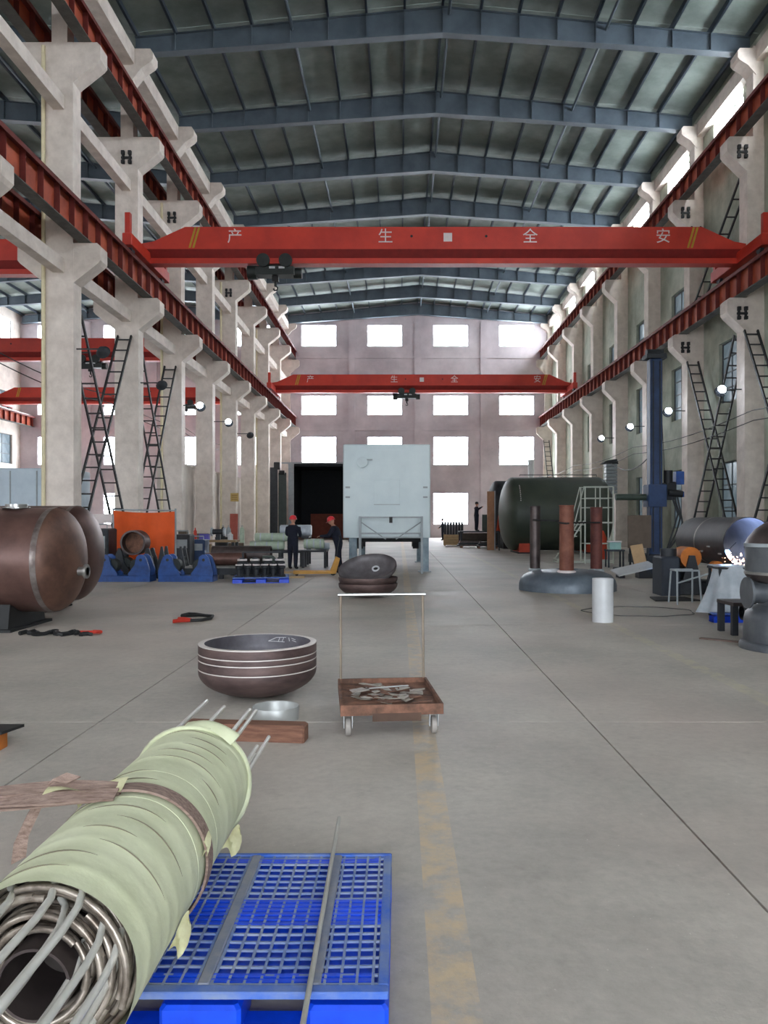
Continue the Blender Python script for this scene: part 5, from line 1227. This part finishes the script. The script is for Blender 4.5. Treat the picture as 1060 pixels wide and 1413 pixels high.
def person(loc, rz, label, lean=0.0, armL=None, armR=None, hat=True, stride=.0, s=1.0, knee=.02):
    """faces local +x; lean in degrees forward at the hips"""
    L_ = Matrix.Translation((0,0,.93)) @ Matrix.Rotation(math.radians(lean), 4, 'Y') @ Matrix.Translation((0,0,-.93))
    U = lambda p: tuple(L_ @ Vector(p))
    J = {'pelvis': ((0,0,.95), (.125,.155)), 'waist': (U((0,0,1.10)), (.115,.145)), 'chest': (U((.01,0,1.30)), (.125,.17)), 'upper': (U((0,0,1.42)), (.09,.13)), 'neck': (U((.015,0,1.50)), .055), 'headbase': (U((.03,0,1.56)), .06)}
    E = [('pelvis','waist'),('waist','chest'),('chest','upper'),('upper','neck'),('neck','headbase')]
    for q, sgn, arm in (('l', 1, armL), ('r', -1, armR)):
        st = stride*sgn
        J['hip'+q] = ((0,.095*sgn,.86), .10); J['knee'+q] = ((knee+st*.5,.105*sgn,.49), .072); J['ankle'+q] = ((st,.11*sgn,.11), .055); J['heel'+q] = ((st,.11*sgn,.05), .05); J['toe'+q] = ((st+.15,.125*sgn,.04), .042)
        E += [('pelvis','hip'+q),('hip'+q,'knee'+q),('knee'+q,'ankle'+q),('ankle'+q,'heel'+q),('heel'+q,'toe'+q)]
        el, wr = arm or ((-.02,.24*sgn,1.14), (.06,.25*sgn,.90))
        sh = (0,.19*sgn,1.40)
        el, wr = Vector(el), Vector(wr); d_ = (wr-el).normalized(); pm = wr+d_*.07
        J['shoulder'+q] = (U(sh), .07); J['elbow'+q] = (U(el), .052); J['wrist'+q] = (U(wr), .036); J['palm'+q] = (U(pm), (.038,.024))
        E += [('upper','shoulder'+q),('shoulder'+q,'elbow'+q),('elbow'+q,'wrist'+q),('wrist'+q,'palm'+q)]
    vs, fs = skin_body(J, E)
    m = MB(); names = list(J); pos = [Vector(J[n_][0]) for n_ in names]
    def mi(c):
        n_ = names[min(range(len(pos)), key=lambda i: (pos[i]-c).length)]
        return 1 if n_.startswith(('palm', 'neck', 'head')) else (2 if n_.startswith(('heel', 'toe')) else 0)
    o0 = len(m.v); m.v += [tuple(v) for v in vs]
    for f in fs:
        m.f.append(f); m.m.append(mi(sum((vs[i] for i in f), Vector())/len(f)))
    # fingers rooted in the palm
    for q, sgn in (('l', 1), ('r', -1)):
        w_, p_ = Vector(J['wrist'+q][0]), Vector(J['palm'+q][0]); d_ = (p_-w_).normalized(); sd = d_.cross(Vector((0,0,1))); sd = sd.normalized() if sd.length > .1 else Vector((0,1,0)); nn = sd.cross(d_)
        for k, (off, ln) in enumerate(((-.027,.06),(-.009,.075),(.009,.08),(.027,.07))):
            b = p_+sd*off+d_*.0; m.tube([b, b+d_*ln*.5-nn*.006, b+d_*ln*.8-nn*.022, b+d_*ln-nn*.04], [.0095,.009,.008,.006], 6, mi=1)
        b = w_+d_*.03; m.tube([b, b+sd*(-.035*sgn)+d_*.03, b+sd*(-.045*sgn)+d_*.065-nn*.01], [.012,.010,.007], 6, mi=1)
    # head with face
    H_ = L_ @ Matrix.Translation((.035,0,1.635)) @ Matrix.Rotation(math.radians(lean*.3), 4, 'Y')
    hv = []
    for i in range(15):
        th = PI*i/14
        for j in range(20):
            ph = 2*PI*j/20; x, y, z = math.sin(th)*math.cos(ph), math.sin(th)*math.sin(ph), math.cos(th)
            k = 1-.18*max(0, -z)*(1 if x < .2 else .55)
            hv.append(H_ @ Vector((x*.098*k, y*.076*k, z*.118)))
    m.add(hv, [(i*20+j, (i+1)*20+j, (i+1)*20+(j+1) % 20, i*20+(j+1) % 20) for i in range(14) for j in range(20)], 1)
    def hp(*p): return H_ @ Vector(p)
    m.add([hp(.092,-.012,.02), hp(.092,.012,.02), hp(.120,0,-.022), hp(.09,-.018,-.03), hp(.09,.018,-.03)], [(0,2,1),(0,3,2),(1,2,4),(3,4,2)], 1)
    for sgn in (-1, 1):
        m.tube([hp(-.005,.073*sgn,.02), hp(-.015,.083*sgn,.008), hp(-.008,.078*sgn,-.03)], [.010,.014,.008], 6, mi=1)
        m.cyl(hp(.082,.03*sgn,.008), hp(.092,.03*sgn,.008), .009, n=8, mi=2)
    m.box(-.004, .004, -.022, .022, -.004, .004, mi=2, M=H_ @ Matrix.Translation((.084,0,-.058)))
    e = m.build('person', [M_NAVY, M_SKIN, M_BOOT], None, loc, smooth=60, rot=(0,0,rz)); e.scale = (s, s, s)
    tag(e, label, 'person')
    c = Vector((0,0,0))
    if hat:
        h = MB().lathe([(.125,.0),(.122,.03),(.112,.07),(.085,.11),(.045,.132),(0,.138)], 24, H_ @ Matrix.Translation((-.01,0,.03))).add([H_ @ Vector((-.01+r*math.cos(a)*(1.0+(.28 if math.cos(a) > 0 else .05)*k*max(0, math.cos(a))), r*math.sin(a), .032-.012*k)) for k, r in ((0,.12),(1,.145)) for a in [2*PI*j/24 for j in range(24)]], [(j, (j+1) % 24, 24+(j+1) % 24, 24+j) for j in range(24)])
        h.build('hard_hat', M_HELMET, e, smooth=50)
    else:
        MB().lathe([(.101,-.01),(.103,.04),(.092,.085),(.06,.12),(0,.13)], 20, H_ @ Matrix.Translation((-.012,0,.005))).build('hair', mat('dark_hair', (22, 20, 20), .7), e, smooth=50)
    return e
person((R(404, 26.6), 26.6, 0), math.radians(70), 'person in dark coveralls and red hard hat standing by the wrapped pipes', armL=((.05,.26,1.15),(.26,.14,1.08)), armR=((.05,-.26,1.15),(.26,-.14,1.08)))
person((R(468, 24.9), 24.75, 0), math.radians(172), 'person in dark coveralls and red hard hat bending over with arms reaching out', lean=17, armL=((.20,.24,1.22),(.44,.16,1.28)), armR=((.18,-.24,1.20),(.42,-.16,1.24)), stride=-.10)
person((R(657.5, 48.0), 48.0, .961), math.radians(15), 'bareheaded person in dark clothes standing on the work platform by the tank', hat=False, armL=((.14,.28,1.30),(.34,.14,1.42)), armR=((.02,-.32,1.30),(.26,-.22,1.44)))
person((R(611, 63.5), 63.5, 0), math.radians(180), 'bareheaded person in dark clothes by the end wall window near the crate', hat=False, armL=((.08,.24,1.14),(.28,.14,1.02)), armR=((.06,-.25,1.14),(.26,-.14,1.0)))

# ================================================================== SMALL CLUTTER BY THE COLUMNS
def drum(px, y, m_, label):
    e = thing('steel_drum', label, 'drum', (R(px, y), y, 0), group='drums by the columns')
    MB().lathe([(0,0),(.28,0),(.29,.02),(.285,.28),(.295,.30),(.285,.32),(.285,.56),(.295,.58),(.285,.60),(.285,.86),(.29,.88),(.27,.88),(.27,.86),(0,.86)], 28).build('body', m_, e, smooth=40)
    MB().cyl((.12,.1,.86),(.12,.1,.885),.04,n=10).build('bung', M_BLACK, e)
drum(246, 31.2, M_NAVYM, 'navy steel drum beside the orange curtain')
drum(262, 32.8, M_DARKM, 'dark grey steel drum behind the welding power sources')
drum(306, 35.0, M_BLACK, 'black steel drum behind the cluttered workbench')
def carton(px, y, z, w_, h_, m_, label):
    e = thing('carton', label, 'box', (R(px, y), y, z), .15, group='cartons by the columns')
    MB().bbox(-w_/2, w_/2, -.3, .3, 0, h_, c=.008).build('body', m_, e); MB().box(-w_/2+.005, w_/2-.005, -.03, .03, h_, h_+.004).build('tape', M_PALEW, e)
carton(278, 34.0, .001, .8, .6, M_TAN, 'large tan carton on the floor by the white columns')
carton(277, 34.0, .607, .6, .45, M_CARD, 'smaller brown carton stacked on the large tan carton')
carton(326, 37.5, .001, .7, .55, M_CARD, 'brown carton standing in front of the partition wall')
for i, px in enumerate((308, 315.5, 334)):
    e = thing('gas_cylinder', ('dark gas cylinder beside the red-brown board', 'grey gas cylinder touching the dark one near the red-brown board', 'pale green gas cylinder behind the trestle table')[i], 'gas cylinder', (R(px, 38.5), 38.5, 0), group='gas cylinders by the columns')
    MB().lathe([(0,0),(.11,0),(.115,.02),(.115,1.1),(.10,1.2),(.05,1.28),(.035,1.30),(0,1.30)], 20).build('body', (M_DARKM, M_GREYF, M_WP)[i], e, smooth=40)
    MB().cyl((0,0,1.30),(0,0,1.38),.03,n=8).cyl((-.05,0,1.35),(.05,0,1.35),.015,n=6).build('valve', M_BARE, e)
